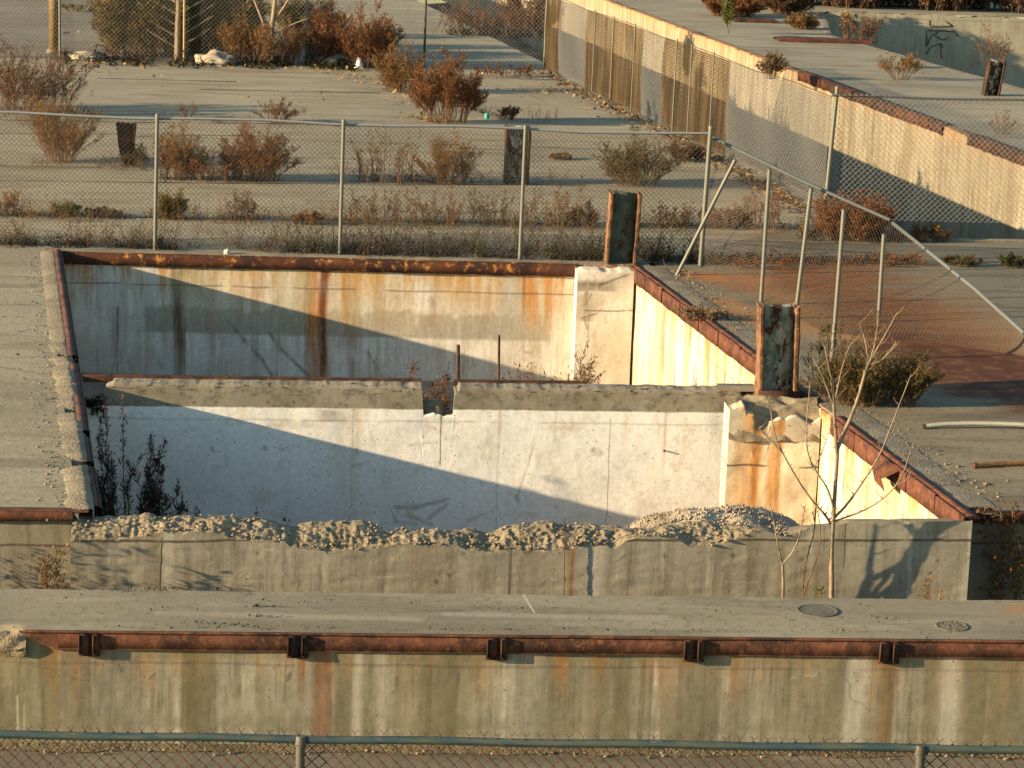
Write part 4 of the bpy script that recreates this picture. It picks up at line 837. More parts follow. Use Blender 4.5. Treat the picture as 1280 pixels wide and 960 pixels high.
# ------------------------------------------------------------------ steel column stubs
def ibeam(u, v, wpx, hpx, lab, web, flange, lean=(0, 0), ragged=.05, yaw=0.0, taper=1.0, z=0.0, below=0.0, depthf=.8, seed=0):
    b = G(u, v, z); k = ppm(b); W = wpx/k; H = hpx/k/math.cos(PITCH); D = W*depthf; t_ = empty('steel_column', b, lab, 'steel column', 'cut off steel columns')
    ex = np.array([math.cos(R_(4.6)+yaw), math.sin(R_(4.6)+yaw), 0]); ey = np.array([-ex[1], ex[0], 0]); ft = .05*W/.5
    def plate(c, hx, hy, n1, n2, name, mat, rg):
        m = MB(); rows = []
        nr = 14
        for j in range(nr+1):
            zz = -below+(H+below)*j/nr; sc_ = taper+(1-taper)*j/nr; row = []
            for (a, b_) in ((-1, -1), (0, -1), (1, -1), (1, 0), (1, 1), (0, 1), (-1, 1), (-1, 0), (-1, -1)):
                p_ = b+(ex*c[0])*sc_+ey*c[1]+ex*hx*a*sc_+ey*hy*b_+UP*zz+np.array([lean[0], lean[1], 0])*zz
                rr = .012*fbm(p_[0]*5+seed, p_[1]*5, p_[2]*4); p_ = p_+ex*rr+ey*rr*.5
                if j == nr: p_ = p_+UP*rg*fbm(a*2.2+seed+c[0]*9, b_*2.2, seed)
                row.append(p_)
            rows.append(row)
        m.grid(rows); m.quad(*[rows[-1][q_] for q_ in (0, 2, 4, 6)]); m.build(name, mat, t_)
    plate((0, 0), W/2-ft*1.0, ft*.3, 0, 0, 'web', web, ragged)
    plate((-W/2+ft/2, 0), ft/2, D/2, 0, 0, 'flange', flange, ragged); plate((W/2-ft/2, 0), ft/2, D/2, 0, 0, 'flange', flange, ragged)
    return t_
W_green = rust_mat('green paint on rust', (.085, .04, .022), (.045, .022, .015), (.2, .09, .04), .4, paint=((.095, .125, .09), (.05, .07, .05)), pamt=.58, sc_=1.2)
W_mix = rust_mat('pale and green flakes on rust', (.075, .035, .02), (.04, .02, .014), (.18, .08, .04), .4, paint=((.33, .33, .275), (.09, .14, .10)), pamt=.5, sc_=1.25)
W_white = rust_mat('white flakes on rust', (.06, .028, .018), (.03, .017, .012), (.16, .07, .03), .4, paint=((.50, .48, .42), (.20, .19, .13)), pamt=.34, sc_=1.8)
F_r = rust_mat('flange rust', (.20, .10, .05), (.07, .032, .02), (.42, .27, .14), .8); F_d = rust_mat('dark flange rust', (.06, .028, .018), (.03, .017, .012), (.2, .09, .04), .5)
ibeam(775, 328, 39, 87, 'rusty steel column stub with a green web, on the back right corner pier', W_green, F_r, (.03, 0), seed=1, z=.02)
t2 = ibeam(970, 494, 49, 112, 'rusty steel column stub with flaking pale green paint, at the end of the dividing wall', W_mix, F_r, (-.03, 0), seed=2, below=.14)
m = MB(); b = G(970, 494); m.box(b-CC*.27-DN*.24-UP*.12, CC*.54, DN*.06, UP*.22); m.build('base_plate', M_rustdark, t2)
ibeam(645, 229, 31, 69, 'rusty steel column stub with white paint flakes, behind the mid fence post', W_white, F_d, (0, 0), seed=3)
ibeam(160, 206, 25, 51, 'dark rusted steel stub narrowing downward, left behind the mid fence', M_rustdark, F_d, (-.05, 0), seed=4, taper=.62, ragged=.04, depthf=.5)
ibeam(1238, 119, 20, 40, 'leaning steel stub with white paint patches, on the floor past the second pit', W_white, F_d, (.12, 0), seed=5, ragged=.22)
# rusted pillar beside the far fence post
p = G(68, 66); t = thing_at('rusty_pillar', p, 'brown rusted pillar beside the far fence post at the upper left', 'pillar'); k = ppm(p)
m = MB(); m.cbox(p, CC*(12/k), DN*.3, UP*2.6); m.build('shaft', rust_mat('brown stained pillar', (.22, .14, .06), (.15, .09, .035), (.3, .17, .06), .4), t)
m = MB(); m.cbox(p+UP*-.02, CC*(17/k), DN*.45, UP*.12); m.build('foot', M_curb, t)

# ------------------------------------------------------------------ pipes, rods, lids, scraps
def lying(pts, r, lab, name, cat, mat, z=.03):
    P = [G(u, v, z+dz) for u, v, dz in pts]; t_ = empty(name, P[0], lab, cat); m = MB(); m.tube(P, r, 10); m.build('pipe', mat, t_, smooth=True)
    d = (P[0]-P[1])/np.linalg.norm(P[0]-P[1]); m = MB(); m.tube([P[0]+d*.0, P[0]+d*.02], [r*1.15, r*1.1], 10); m.build('pipe_end', M_rustdark, t_)
lying([(1156, 533, 0), (1180, 530.5, .02), (1215, 529.5, .03), (1250, 530, .03), (1300, 532, .03)], .030, 'bent pale pipe lying on the right slab', 'loose_pipe', 'pipe', metal_mat('pale pipe', (.45, .42, .33), .5, .2, .3))
lying([(1219, 582, 0), (1250, 580, .0), (1300, 578, .0)], .034, 'brown rusty pipe lying nearest on the right slab', 'loose_pipe', 'pipe', rust_mat('pipe rust', (.25, .13, .05), (.14, .065, .03), (.34, .2, .08), .5))
def rod(u, v0, depth, lab, r=.02):
    p = DP(u, v0, depth); b = np.array([p[0], p[1], -2.0]); t_ = empty('steel_rod', b, lab, 'rod', 'bare steel rods'); m = MB(); m.tube([b, (b+p)/2+CC*.02, p], r, 7); m.build('rod_shaft', M_rustdark, t_)
rod(573, 431, 36.0, 'rusty steel rod standing behind the dividing wall, left one', .026); rod(624, 419, 37.5, 'thin rusty steel rod standing behind the dividing wall, right one', .018)
def rodfront():
    b = VP(707, 736, FA-DN*.06, FB-DN*.06); b = xy(b, -1.3); p = VP(706, 648, FA-DN*.06, FB-DN*.06); t_ = empty('steel_rod', b, 'thin orange rusty rod against the front wall of the pit', 'rod', 'bare steel rods'); m = MB(); m.tube([b, p], .006, 6); m.build('rod_shaft', M_rust, t_)
rodfront()
def disc(u, v, rx, lab, name, mat, z, rim=True):
    p = G(u, v, z); t_ = empty(name, p, lab, 'manhole'); m = MB(); n_ = 120
    ring = lambda r, h: [p+np.array([math.cos(2*math.pi*i/n_)*r, math.sin(2*math.pi*i/n_)*r, h]) for i in range(n_+1)]
    m.grid([ring(rx, .002), ring(rx*.98, .007), ring(rx*.86, .007), ring(rx*.84, .003)]+[[p+np.array([math.cos(2*math.pi*i/n_)*rx*.84*k_, math.sin(2*math.pi*i/n_)*rx*.84*k_, .003+.004*max(0, math.sin(math.cos(2*math.pi*i/n_)*k_*22)*math.sin(math.sin(2*math.pi*i/n_)*k_*22))]) for i in range(n_+1)] for k_ in np.linspace(.98, .01, 40)]); m.build('lid' if rim else 'ring', mat, t_)
disc(1022, 763.5, .205, 'round dark iron manhole cover set in the walkway', 'manhole_cover', metal_mat('iron lid', (.13, .122, .095), .8, .05, .8, (.07, .06, .045)), PZ+.002)
disc(1190, 783, .16, 'shallow worn ring with a pale middle, right end of the walkway', 'drain_ring', plain_conc('drain ring grime', (.22, .19, .135), (.13, .11, .08)), PZ+.001, False)
def scrap(u, v, w_, h_, lab, mat, th=.05, z=0.0, name='scrap_plate', tilt=0.0):
    p = G(u, v, z); k = ppm(p); L = w_/k; dep = h_*(p[1]**2)/(FPX*CAMH)
    m = MB(); n_ = 16; top_, bot_ = [], []
    S_ = np.linspace(-L/2, L/2, n_)
    rows = [[p+CC*q+DN*(-dep/2+.06*fbm(q*2, 1.1))+UP*.004 for q in S_], [p+CC*q+DN*(-dep/2+.06*fbm(q*2, 1.1))+UP*(th+tilt*q+.3*th*fbm(q*1.5, 3)) for q in S_], [p+CC*q+DN*(dep/2+.06*fbm(q*2, 5.1))+UP*(th+tilt*q+.3*th*fbm(q*1.5, 6)) for q in S_], [p+CC*q+DN*(dep/2)+UP*.004 for q in S_]]
    m.grid(rows); o = m.build(name, mat); prop(o, lab, 'scrap metal'); return o
scrap(1028, 52, 118, 3.0, 'long dark rusted steel strip on the floor beyond the second pit', rust_mat('strip rust', (.11, .035, .022), (.05, .02, .014), (.2, .08, .03), .4), .10)
scrap(942, 27, 55, 2.5, 'dark red steel strip farthest away beyond the second pit', M_rustdark, .10)
scrap(1078, 240, 26, 3, 'flat rusty plate at the foot of the side fence end post', M_rustdark, .05)
def boulder(u, v, w_, h_, lab, mat, seed, name='rock', cat='rock', group=None, z=0.0, flat=1.0):
    p = G(u, v, z); k = ppm(p); rx = w_/k/2; rz = h_/k; m = MB(); rows = []
    for j in range(15):
        th = math.pi*.56*j/14; row = []
        for i in range(29):
            ph = 2*math.pi*i/28; d = np.array([math.sin(th)*math.cos(ph), math.sin(th)*math.sin(ph), math.cos(th)])
            s_ = 1+.28*fbm(d[0]*1.6+seed, d[1]*1.6, d[2]*1.6+seed, 4); s_ = s_ if i not in (0, 28) else 1+.28*fbm(math.sin(th)*1.6+seed, 0, d[2]*1.6+seed, 4)
            row.append(p+d*np.array([rx, rx*.8*flat, rz])*s_)
        rows.append(row)
    m.grid(rows); o = m.build(name, mat); prop(o, lab, cat, group); return o
boulder(270, 80, 56, 15, 'pale rounded boulder among dry leaves behind the far fence', M_stone, 3)
boulder(110, 74, 56, 9, 'low heap of pale rubble beside the far fence post at upper left', M_stone, 7, 'rubble_heap', 'rubble')
boulder(418, 80, 40, 16, 'grey gravel mound behind the far fence, left of the white bag', M_stone, 17, 'gravel_mound', 'rubble', flat=2)
boulder(284, 316.5, 8, 5.5, 'small pale rock lying on the back curb of the pit', plain_conc('pale rock', (.55, .50, .42), (.38, .34, .28)), 11, z=.035)
# white bag
p = G(449, 85); k = ppm(p); m = MB(); rows = []
for j in range(15):
    zz = j/14; r_ = (.5*(1-.75*zz**1.4)+.08)*11/k
    rows.append([p+np.array([math.cos(2*math.pi*i/24)*r_*(1+.18*fbm(math.cos(2*math.pi*i/24)*1.5, math.sin(2*math.pi*i/24)*1.5, zz*3)), math.sin(2*math.pi*i/24)*r_*(1+.2*fbm(math.cos(2*math.pi*i/24)*1.5, math.sin(2*math.pi*i/24)*1.5, zz*3+5)), zz*13/k]) for i in range(25)])
m.grid(rows); t = thing_at('plastic_bag', p, 'crumpled white plastic bag on the slab before the far bushes', 'bag'); mbag = T('white plastic').done((.78, .74, .70), .5); m.build('bag_body', mbag, t)
m = MB()
for s_ in (-1, 1): m.tube([p+UP*11/k+CC*s_*.02, p+UP*13.5/k+CC*s_*.035, p+UP*14.5/k+CC*s_*.05+DN*.03], [.04, .03, .012], 6)
m.build('handle', mbag, t)
p = G(608, 148.5); k = ppm(p); m = MB(); m.tube([p, p+CC*.02+UP*.10, p+CC*.03+UP*.105], [.05, .07, .05], 12); o = m.build('plastic_cup', T('teal plastic').done((.04, .30, .22), .5)); prop(o, 'small teal plastic cup beside the little dark weed', 'cup')
# gravel heap in the front of the pit
hp = [VP(u, 655, FA+DN*1.1, FB+DN*1.1) for u in (730, 985)]
m = MB(); rows = []; ha, hb = xy(hp[0]), xy(hp[1]); Lh_ = float(np.linalg.norm(hb-ha)); hd = (hb-ha)/Lh_
def heapz(q, y):
    k = max(0, 1-((q-Lh_*.66)/(Lh_*.62))**2); return -2+(1.80*k**.20)*max(0, 1-(abs(y)/2.2)**1.6)+.05*fbm(q*3, y*3)
for j in range(40):
    y = -1.05+j*.09; rows.append([ha+hd*q+DN*y+UP*heapz(q, y-.1) -UP*0+np.array([0, 0, 0]) for q in np.linspace(-.3, Lh_+.2, 70)])
rows = [[np.array([p_[0], p_[1], p_[2]]) for p_ in r_] for r_ in rows]
m.grid(rows)
rng = np.random.default_rng(5)
ico = np.array([[0, 0, 1], [.9, 0, .1], [0, .9, 0], [-.9, 0, .1], [0, -.9, 0], [0, 0, -.8]]); icf = [[0, 1, 2], [0, 2, 3], [0, 3, 4], [0, 4, 1], [5, 2, 1], [5, 3, 2], [5, 4, 3], [5, 1, 4]]
def stone(mb, c, r, rng_):
    v = ico*(1+.45*(rng_.random((6, 1))-.5))*r*np.array([1.0, .9, .75]); a = rng_.random()*6.28; ca_, sa_ = math.cos(a), math.sin(a)
    v = v@np.array([[ca_, -sa_, 0], [sa_, ca_, 0], [0, 0, 1]]).T; mb.add(v+np.array(c), icf)
for i in range(5200):
    q = rng.random()*Lh_; y = -.9+rng.random()*2.6; stone(m, ha+hd*q+DN*y+UP*(heapz(q, y-.1)+.008), .007+.018*rng.random()**2, rng)
o = m.build('gravel_heap', M_stone); prop(o, 'heap of loose gravel behind the broken top of the pit front wall', 'gravel', kind='stuff')
# loose rubble on the broken wall top
m = MB()
for i in range(1500):
    u = 92+rng.random()*960; a = np.interp(u, lu, lv); b = np.interp(u, tu, tv)
    if a-b < 8: continue
    k_ = rng.random(); base_ = FA+df*sf(u); z0_ = VP(u, a, FA, FB)[2]; z1_ = VP(u, b, FA+DN*.42, FB+DN*.42)[2]
    stone(m, base_+DN*(.43*k_**1.15-.02)+UP*(z0_+(z1_-z0_)*k_**.9+.022), .005+.032*rng.random()**4, rng)
m.build('loose_rubble', M_rubble, t_fr)
# crumbs along the left curb, the right curb and the foot of the walkway
m = MB()
for i in range(420):
    k_ = rng.random(); q = Lb+(Lf-Lb)*k_-CN*(.34+abs(rng.normal())*.14); stone(m, q+UP*.005, .006+.022*rng.random()**3, rng)
for i in range(420):
    k_ = rng.random(); q = Rb+(RfI-Rb)*k_+CN*(.45+abs(rng.normal())*.2); stone(m, q+UP*.005, .006+.026*rng.random()**3, rng)
for i in range(700):
    k_ = rng.random(); q = P0+(P1-P0)*k_-DN*(.01+abs(rng.normal())*.10); stone(m, xy(q, RZ+.01), .008+.022*rng.random()**3, rng)
o = m.build('concrete_crumbs', M_curb); prop(o, 'loose concrete crumbs along the curbs and foot of the walkway', 'rubble', kind='stuff')
# strip of grime at the foot of the walkway
m = MB(); S_ = np.arange(0, Lw, .1)
m.grid([[P0f+dw*q+UP*(RZ+.03) for q in S_], [P0f+dw*q-DN*(.16+.09*fbm(q*1.5, 2))+UP*(RZ+.008) for q in S_]])
o = m.build('gutter_dirt', plain_conc('gutter dirt', (.17, .14, .085), (.10, .08, .05))); prop(o, 'strip of dirt along the foot of the walkway', 'ground', kind='structure')
# ------------------------------------------------------------------ plants
def plant(name, lab, cat, base, H, Wd, leaf, stem=None, n=26, twigs=9, leaf_n=5, lsize=.05, lw=.35, style='bush', seed=0, group=None, spread=.18, droop=0.0, lmin=.25, tips=None, rs=.006, leanx=0.0, fill=1.0, depthk=.8):
    rg = np.random.default_rng(seed+17); t_ = empty(name, base, lab, cat, group); base = np.array(base, float)
    SA, SB, SR_ = [], [], []; B0 = []; LP, LD = [], []; TP = []
    for i in range(n):
        ph = rg.random()*2*math.pi; rr = math.sqrt(rg.random())
        b0 = base+np.array([math.cos(ph)*rr*Wd*spread, math.sin(ph)*rr*Wd*spread*depthk, 0])
        B0.append(b0)
        out = np.array([math.cos(ph), math.sin(ph)*depthk, 0]); reach = Wd*.5*(.25+.75*rr)*(.7+.4*rg.random())
        h = H*(1.0-.45*rr**2)*(.5+.5*rg.random()) if style != 'stalk' else H*(.4+.6*rg.random())
        tip = base+out*reach+UP*h+np.array([leanx*h, 0, 0])
        mid = b0*.45+tip*.55+UP*h*.06-out*reach*.14
        ks = np.linspace(0, 1, 7)[:, None]; c = b0*(1-ks)**2+2*mid*ks*(1-ks)+tip*ks**2
        c[1:-1] += rg.normal(size=(5, 3))*H*.012
        if droop: c[:, 2] -= droop*h*np.linspace(0, 1, 7)**3
        SA += list(c[:-1]); SB += list(c[1:]); SR_ += list(rs*(1.25-np.linspace(0, 1, 6)))
        nt_ = int(twigs*(.7+.6*rg.random()))
        for q in range(nt_):
            k = lmin+(1-lmin)*rg.random(); x = k*6; j = min(5, int(x)); p = c[j]+(c[j+1]-c[j])*(x-j)
            ax = (c[j+1]-c[j]); ax = ax/np.linalg.norm(ax); a2 = rg.random()*6.28; side = np.array([math.cos(a2), math.sin(a2), .25])
            d = ax*.75+side*.75; d /= np.linalg.norm(d); L = H*(.05+.16*(1-k)+.05*rg.random())*{'bush': 1.3, 'feather': .28}.get(style, .8)
            e = p+d*L+UP*L*.12; SA.append(p); SB.append(e); SR_.append(rs*.5)
            m_ = max(1, int(leaf_n*fill*(.6+.8*rg.random())))
            for z_ in range(m_):
                kk_ = rg.random(); LP.append(p+(e-p)*kk_+rg.normal(size=3)*lsize*.3); LD.append(d+rg.normal(size=3)*.7)
        if tips:
            tp = []
            for z_ in range(tips):
                kk_ = .80+.20*rg.random(); j = min(5, int(kk_*6)); tp.append(c[j]+(c[j+1]-c[j])*(kk_*6-j)+rg.normal(size=3)*lsize*.3)
            TP.append(tp)
    for b0 in B0: SA.append(base-UP*.015); SB.append(b0-UP*.005); SR_.append(rs)
    m = MB(); m.segs(SA, SB, np.array(SR_), np.array(SR_)*.75, 3); m.build('stems', stem or M_stem, t_)
    def leaves(P, D, mat, nm):
        if not len(P): return
        P = np.array(P); P[:, 2] = np.maximum(P[:, 2], base[2]+.015); D = np.array(D); D /= np.linalg.norm(D, axis=1, keepdims=True); up_ = rg.normal(size=P.shape); X = np.cross(D, up_); X /= np.linalg.norm(X, axis=1, keepdims=True)
        s_ = (lsize*(.5+.9*rg.random(len(P))))[:, None]; w_ = s_*lw
        q = np.stack([P, P+D*s_*.5+X*w_*.5, P+D*s_, P+D*s_*.5-X*w_*.5], 1).reshape(-1, 3)
        f = np.arange(len(q)).reshape(-1, 4); m = MB(); m.add(q, f); m.build(nm, mat, t_)
    leaves(LP, LD, leaf, 'foliage')
    for tp in TP: leaves(tp, np.array([0, 0, 1])+rg.normal(size=(len(tp), 3))*.5, LM['pink'], 'seed_head')
    return t_
def bush(u, v, wpx, hpx, leaf, lab, style='bush', name='dry_shrub', cat='shrub', group='dry shrubs on the slabs', z=0.0, dens=1.0, **k):
    b = G(u, v, z); s_ = ppm(b); W = 1.18*wpx/s_; H = hpx/s_/math.cos(PITCH)
    kw = dict(n=int(36*dens), twigs=15, leaf_n=6, lsize=.07, lw=.28, rs=.006, lmin=.06, spread=.26)
    if style == 'stalk': kw = dict(n=int(16*dens), twigs=9, leaf_n=3, lsize=.06, lw=.3, spread=.42, rs=.007)
    if style == 'low': kw = dict(n=int(26*dens), twigs=7, leaf_n=5, lsize=.07, lw=.4, spread=.42, rs=.006, lmin=.1)
    if style == 'dry': kw = dict(n=int(16*dens), twigs=13, leaf_n=2, lsize=.045, lw=.35, rs=.008)
    kw.update(k)
    if style == 'bush': kw['leaf_n'] *= 2; kw['lsize'] *= .68
    elif style == 'stalk': kw['leaf_n'] = int(kw['leaf_n']*1.7+.5); kw['lsize'] *= .75
    else: kw['leaf_n'] = int(kw['leaf_n']*1.6); kw['lsize'] *= .75
    return plant(name, lab, cat, b, H, W, LM[leaf], style='stalk' if style == 'stalk' else 'bush', seed=int(u*7+v*3), group=group, **kw)
bush(22, 138, 165, 92, 'purple', 'large purple brown shrub at the left edge, behind the mid fence', dens=2.0, lsize=.085, spread=.36, leaf_n=7, twigs=13)
bush(76, 202, 100, 92, 'orange', 'orange brown shrub behind the mid fence, in front of the large purple one', dens=1.3, leaf_n=7, spread=.14)
bush(344, 152, 62, 30, 'tan', 'small fan shaped tan weed just above the mid fence rail', style='dry', leaf_n=4, dens=1.6, lsize=.06)
bush(236, 147, 22, 27, 'purple', 'single thin brown stalk above the mid fence rail', style='dry', dens=.5)
bush(226, 223, 62, 74, 'orange', 'orange shrub right of the first fence post, joined to a dark low skirt', dens=1.2, lsize=.07, leaf_n=7)
bush(270, 224, 80, 40, 'rustbrown', 'low dark brown shrub between two taller shrubs behind the mid fence', style='low', dens=1.4)
bush(322, 225, 88, 76, 'rustbrown', 'full rust brown shrub left of the second fence post', dens=1.7, leaf_n=7)
bush(484, 227, 88, 66, 'purple', 'sparse tall purple brown weeds between the second and third fence posts', style='stalk', dens=2.2)
bush(562, 229, 78, 64, 'orange', 'loose orange brown shrub left of the steel stub with white flakes', dens=1.1)
bush(795, 232, 104, 72, 'olive', 'spreading shrub, green below and brown above, behind the corner pier column', dens=1.5, lsize=.07, spread=.2, leaf_n=7)
bush(858, 201, 52, 24, 'purple', 'small dark rounded shrub near the side fence', dens=1.1)
bush(558, 153, 88, 92, 'rustbrown', 'tallest rust red shrub, standing on the slab just above the mid fence', dens=2.4, leaf_n=8, lsize=.085, lmin=.3)
bush(500, 114, 68, 66, 'orange', 'green and brown shrub between two rust red ones on the far slab', dens=1.5, leaf_n=7)
bush(457, 84, 74, 80, 'rustbrown', 'rust red shrub behind the white plastic bag', dens=1.9, leaf_n=8, lsize=.10)
bush(634, 97, 76, 20, 'purple', 'low spreading brown weeds on the far slab, before the side fence', style='low', dens=1.2)
bush(637, 149, 26, 18, 'purple', 'little dark weed beside the teal cup', style='low', dens=.8)
bush(676, 154, 44, 24, 'tan', 'thin pale grass stalks behind the mid fence', style='stalk', dens=1.5, leaf_n=1, twigs=2, stem=M_stemtan, rs=.005)
bush(166, 208, 34, 30, 'green', 'small green weed at the foot of the dark steel stub', style='low', dens=.7)
bush(605, 43, 130, 40, 'rustbrown', 'row of thin brown weeds beyond the far fence', style='stalk', dens=4.5, lsize=.09, spread=.45, rs=.012, depthk=.2)
bush(662, 38, 80, 58, 'purple', 'dark shrub against the far fence end, next to the side fence', dens=1.5, lsize=.12, rs=.012)
bush(100, 16, 40, 12, 'yellowgreen', 'faint low green tuft on the gravel at upper left', style='low', dens=.6, lsize=.1)
bush(330, 80, 110, 70, 'orange', 'brown thicket behind the far fence, right of the pale boulder', dens=1.3, lsize=.11, rs=.014, leaf_n=5, spread=.35)
bush(408, 80, 74, 82, 'rustbrown', 'brown shrub behind the far fence post with its foot in dry leaves', dens=1.2, lsize=.11, rs=.012, leaf_n=6, spread=.25)
bush(380, 45, 90, 60, 'olive', 'dull olive shrub far behind the fence, above the gravel mound', dens=1.5, lsize=.13, rs=.012, z=0)
# weeds on the slabs near the mid fence
W_ = [(8, 268, 34, 32, 'orange', 'stalk', 'orange weed at the left edge behind the mid fence'), (82, 269, 36, 17, 'brightgreen', 'low', 'low bright green leafy plant behind the mid fence'), (130, 271, 46, 11, 'purple', 'low', 'flat dark weed right of the bright green plant'), (214, 274, 36, 40, 'yellowgreen', 'bush', 'yellow green weed close to the first fence post'), (300, 276, 34, 40, 'purple', 'stalk', 'thin stalk weed with few leaves, between the first and second fence posts'),
 (384, 280, 38, 16, 'rustbrown', 'low', 'low brown weed left of the second fence post'), (470, 279, 70, 44, 'purple', 'stalk', 'reddish stalks right of the second fence post'), (540, 281, 80, 48, 'rustbrown', 'stalk', 'brown stalks midway along the crack behind the mid fence'), (610, 281, 60, 46, 'olive', 'stalk', 'olive stalks left of the third fence post'), (690, 283, 76, 52, 'rustbrown', 'stalk', 'leafy brown stalks right of the third fence post'), (728, 284, 40, 34, 'purple', 'low', 'dark leafy weed just left of the green webbed column'),
 (905, 285, 66, 34, 'purple', 'low', 'dark trailing weed by the fence corner post'), (948, 284, 60, 50, 'rustbrown', 'stalk', 'brown stalks under the fallen rail'), (840, 283, 60, 30, 'purple', 'stalk', 'sparse stalks between the column and the fence corner'), (1160, 300, 60, 22, 'orange', 'low', 'small orange weeds on the rim of the second pit'), (950, 331, 100, 17, 'rustbrown', 'low', 'low red brown creeper on the stained slab under the fallen mesh'), (1120, 330, 70, 14, 'rustbrown', 'low', 'low red brown creeper behind the short bare pole'),
 (1266, 333, 34, 15, 'green', 'low', 'low green plant at the right edge'), (1200, 331, 50, 12, 'olive', 'low', 'thin line of low weeds toward the right edge'), (700, 199, 30, 8, 'tan', 'low', 'tiny dry weed right of the steel stub'), (880, 398, 70, 16, 'tan', 'low', 'dry tan weeds along the right curb of the pit')]
for (u, v, w_, h_, lf, st_, lab) in W_: bush(u, v, w_, h_, lf, lab, style=st_, name='weed', cat='weed', group='weeds in the slab cracks', lsize=.055, dens=1.3 if st_ != 'stalk' else 1.6)
bush(1062, 298, 112, 62, 'rustbrown', 'dense rust red shrub on the rim of the second pit, under the fallen rail', dens=2.4, leaf_n=8, lsize=.065, spread=.3)
bush(1092, 504, 160, 76, 'olive', 'wide dark olive shrub on the right slab beside the nearer steel column', dens=3.0, lsize=.055, leaf_n=8, spread=.30, depthk=.5)
bush(1048, 500, 90, 106, 'olive', 'tall loose feathery stems growing left in the olive shrub', style='stalk', dens=2.0, lsize=.05, leaf_n=5)
# row of low plants along the fence foot and the crack: nobody could count them
def weedstrip(name, A, B, n, hmax, leaf, stemr, lab, seed, wy=.25, lsz=.038, dark=.4):
    rg = np.random.default_rng(seed); SA, SB, SRr, LPp = [], [], [], []
    L = B-A
    for i in range(n):
        k = rg.random(); 
        if fbm(k*14+seed, seed, 1) < -.15: continue
        p = A+L*k+DN*rg.normal()*wy; h = hmax*(.15+.85*rg.random()**2)*(.6+.7*max(0, .4+fbm(k*22, seed+3)))
        tip = p+UP*h+CC*rg.normal()*h*.35+DN*rg.normal()*h*.3; SA.append(p); SB.append(tip); SRr.append(stemr)
        for q in range(int(5+10*rg.random()+h*26)):
            kk_ = rg.random()**1.5; c = p+(tip-p)*kk_+rg.normal(size=3)*.05; c[2] = max(.012, c[2]); LPp.append(c)
    m = MB(); m.segs(SA, SB, np.array(SRr), np.array(SRr)*.6, 3)
    P = np.array(LPp); D = rg.normal(size=P.shape)+UP*.5; D /= np.linalg.norm(D, axis=1, keepdims=True); X = np.cross(D, rg.normal(size=P.shape)); X /= np.linalg.norm(X, axis=1, keepdims=True); s_ = (lsz*(.5+.8*rg.random(len(P))))[:, None]
    m.add(np.stack([P, P+D*s_*.5+X*s_*.25, P+D*s_, P+D*s_*.5-X*s_*.25], 1).reshape(-1, 3), np.arange(len(P)*4).reshape(-1, 4))
    o = m.build(name, leaf); prop(o, lab, 'ground cover', kind='stuff')
weedstrip('fence_weeds', G(-40, 302), G(880, 325), 420, .70, LM['purple'], .005, 'tangle of low brown weeds along the foot of the mid fence', 3)
weedstrip('fence_weeds', G(330, 309), G(870, 324), 320, .85, LM['olive'], .005, 'olive brown weeds thick along the mid fence foot near the middle', 5)
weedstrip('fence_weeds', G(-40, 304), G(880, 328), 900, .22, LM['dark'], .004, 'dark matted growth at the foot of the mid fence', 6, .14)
weedstrip('fence_weeds', G(560, 310), G(900, 325), 160, .5, LM['green'], .005, 'green leafy growth at the fence foot by the column', 8)
weedstrip('crack_weeds', G(-30, 269), G(330, 275), 190, .20, LM['dark'], .004, 'thin dark weeds in the crack behind the mid fence at left', 11, .12)
weedstrip('crack_weeds', G(430, 277), G(1010, 287), 300, .34, LM['olive'], .005, 'olive weeds in the long crack behind the mid fence', 12, .16)
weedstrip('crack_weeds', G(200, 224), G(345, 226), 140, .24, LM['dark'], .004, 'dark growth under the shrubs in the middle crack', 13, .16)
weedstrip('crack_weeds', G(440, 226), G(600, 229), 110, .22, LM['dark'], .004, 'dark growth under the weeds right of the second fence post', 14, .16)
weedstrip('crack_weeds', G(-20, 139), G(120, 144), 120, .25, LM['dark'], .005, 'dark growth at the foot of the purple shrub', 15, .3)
weedstrip('crack_weeds', G(210, 150), G(440, 157), 120, .16, LM['purple'], .004, 'thin weeds in the crack just above the mid fence rail', 16, .2)
weedstrip('rim_weeds', G(1000, 299), G(1180, 300), 240, .28, LM['dark'], .005, 'dark weeds on the rim of the second pit', 17, .2)
weedstrip('rim_weeds', G(890, 327), G(1150, 330), 260, .2, LM['rustbrown'], .004, 'red brown weeds along the joint of the stained slab', 18, .15)
weedstrip('slab_weeds', G(478, 104), G(640, 152), 160, .22, LM['dark'], .005, 'dark growth between the rust red shrubs on the far slab', 19, .35)
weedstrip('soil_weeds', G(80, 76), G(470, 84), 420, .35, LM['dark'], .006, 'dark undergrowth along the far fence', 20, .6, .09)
weedstrip('soil_weeds', G(560, 42), G(690, 46), 160, .3, LM['dark'], .006, 'dark undergrowth beyond the far fence end', 21, .5, .09)
weedstrip('fence_weeds', G(-40, 296), G(880, 318), 500, .55, LM['tan'], .004, 'dry tan stalks standing among the weeds at the mid fence foot', 22, .45, .03)
weedstrip('crack_weeds', G(-30, 270), G(1010, 287), 520, .55, LM['orange'], .004, 'loose orange brown stalks along the crack behind the mid fence', 23, .35, .035)
weedstrip('crack_weeds', G(40, 205), G(700, 228), 300, .35, LM['purple'], .004, 'thin purple brown weeds along the middle crack', 24, .4, .035)
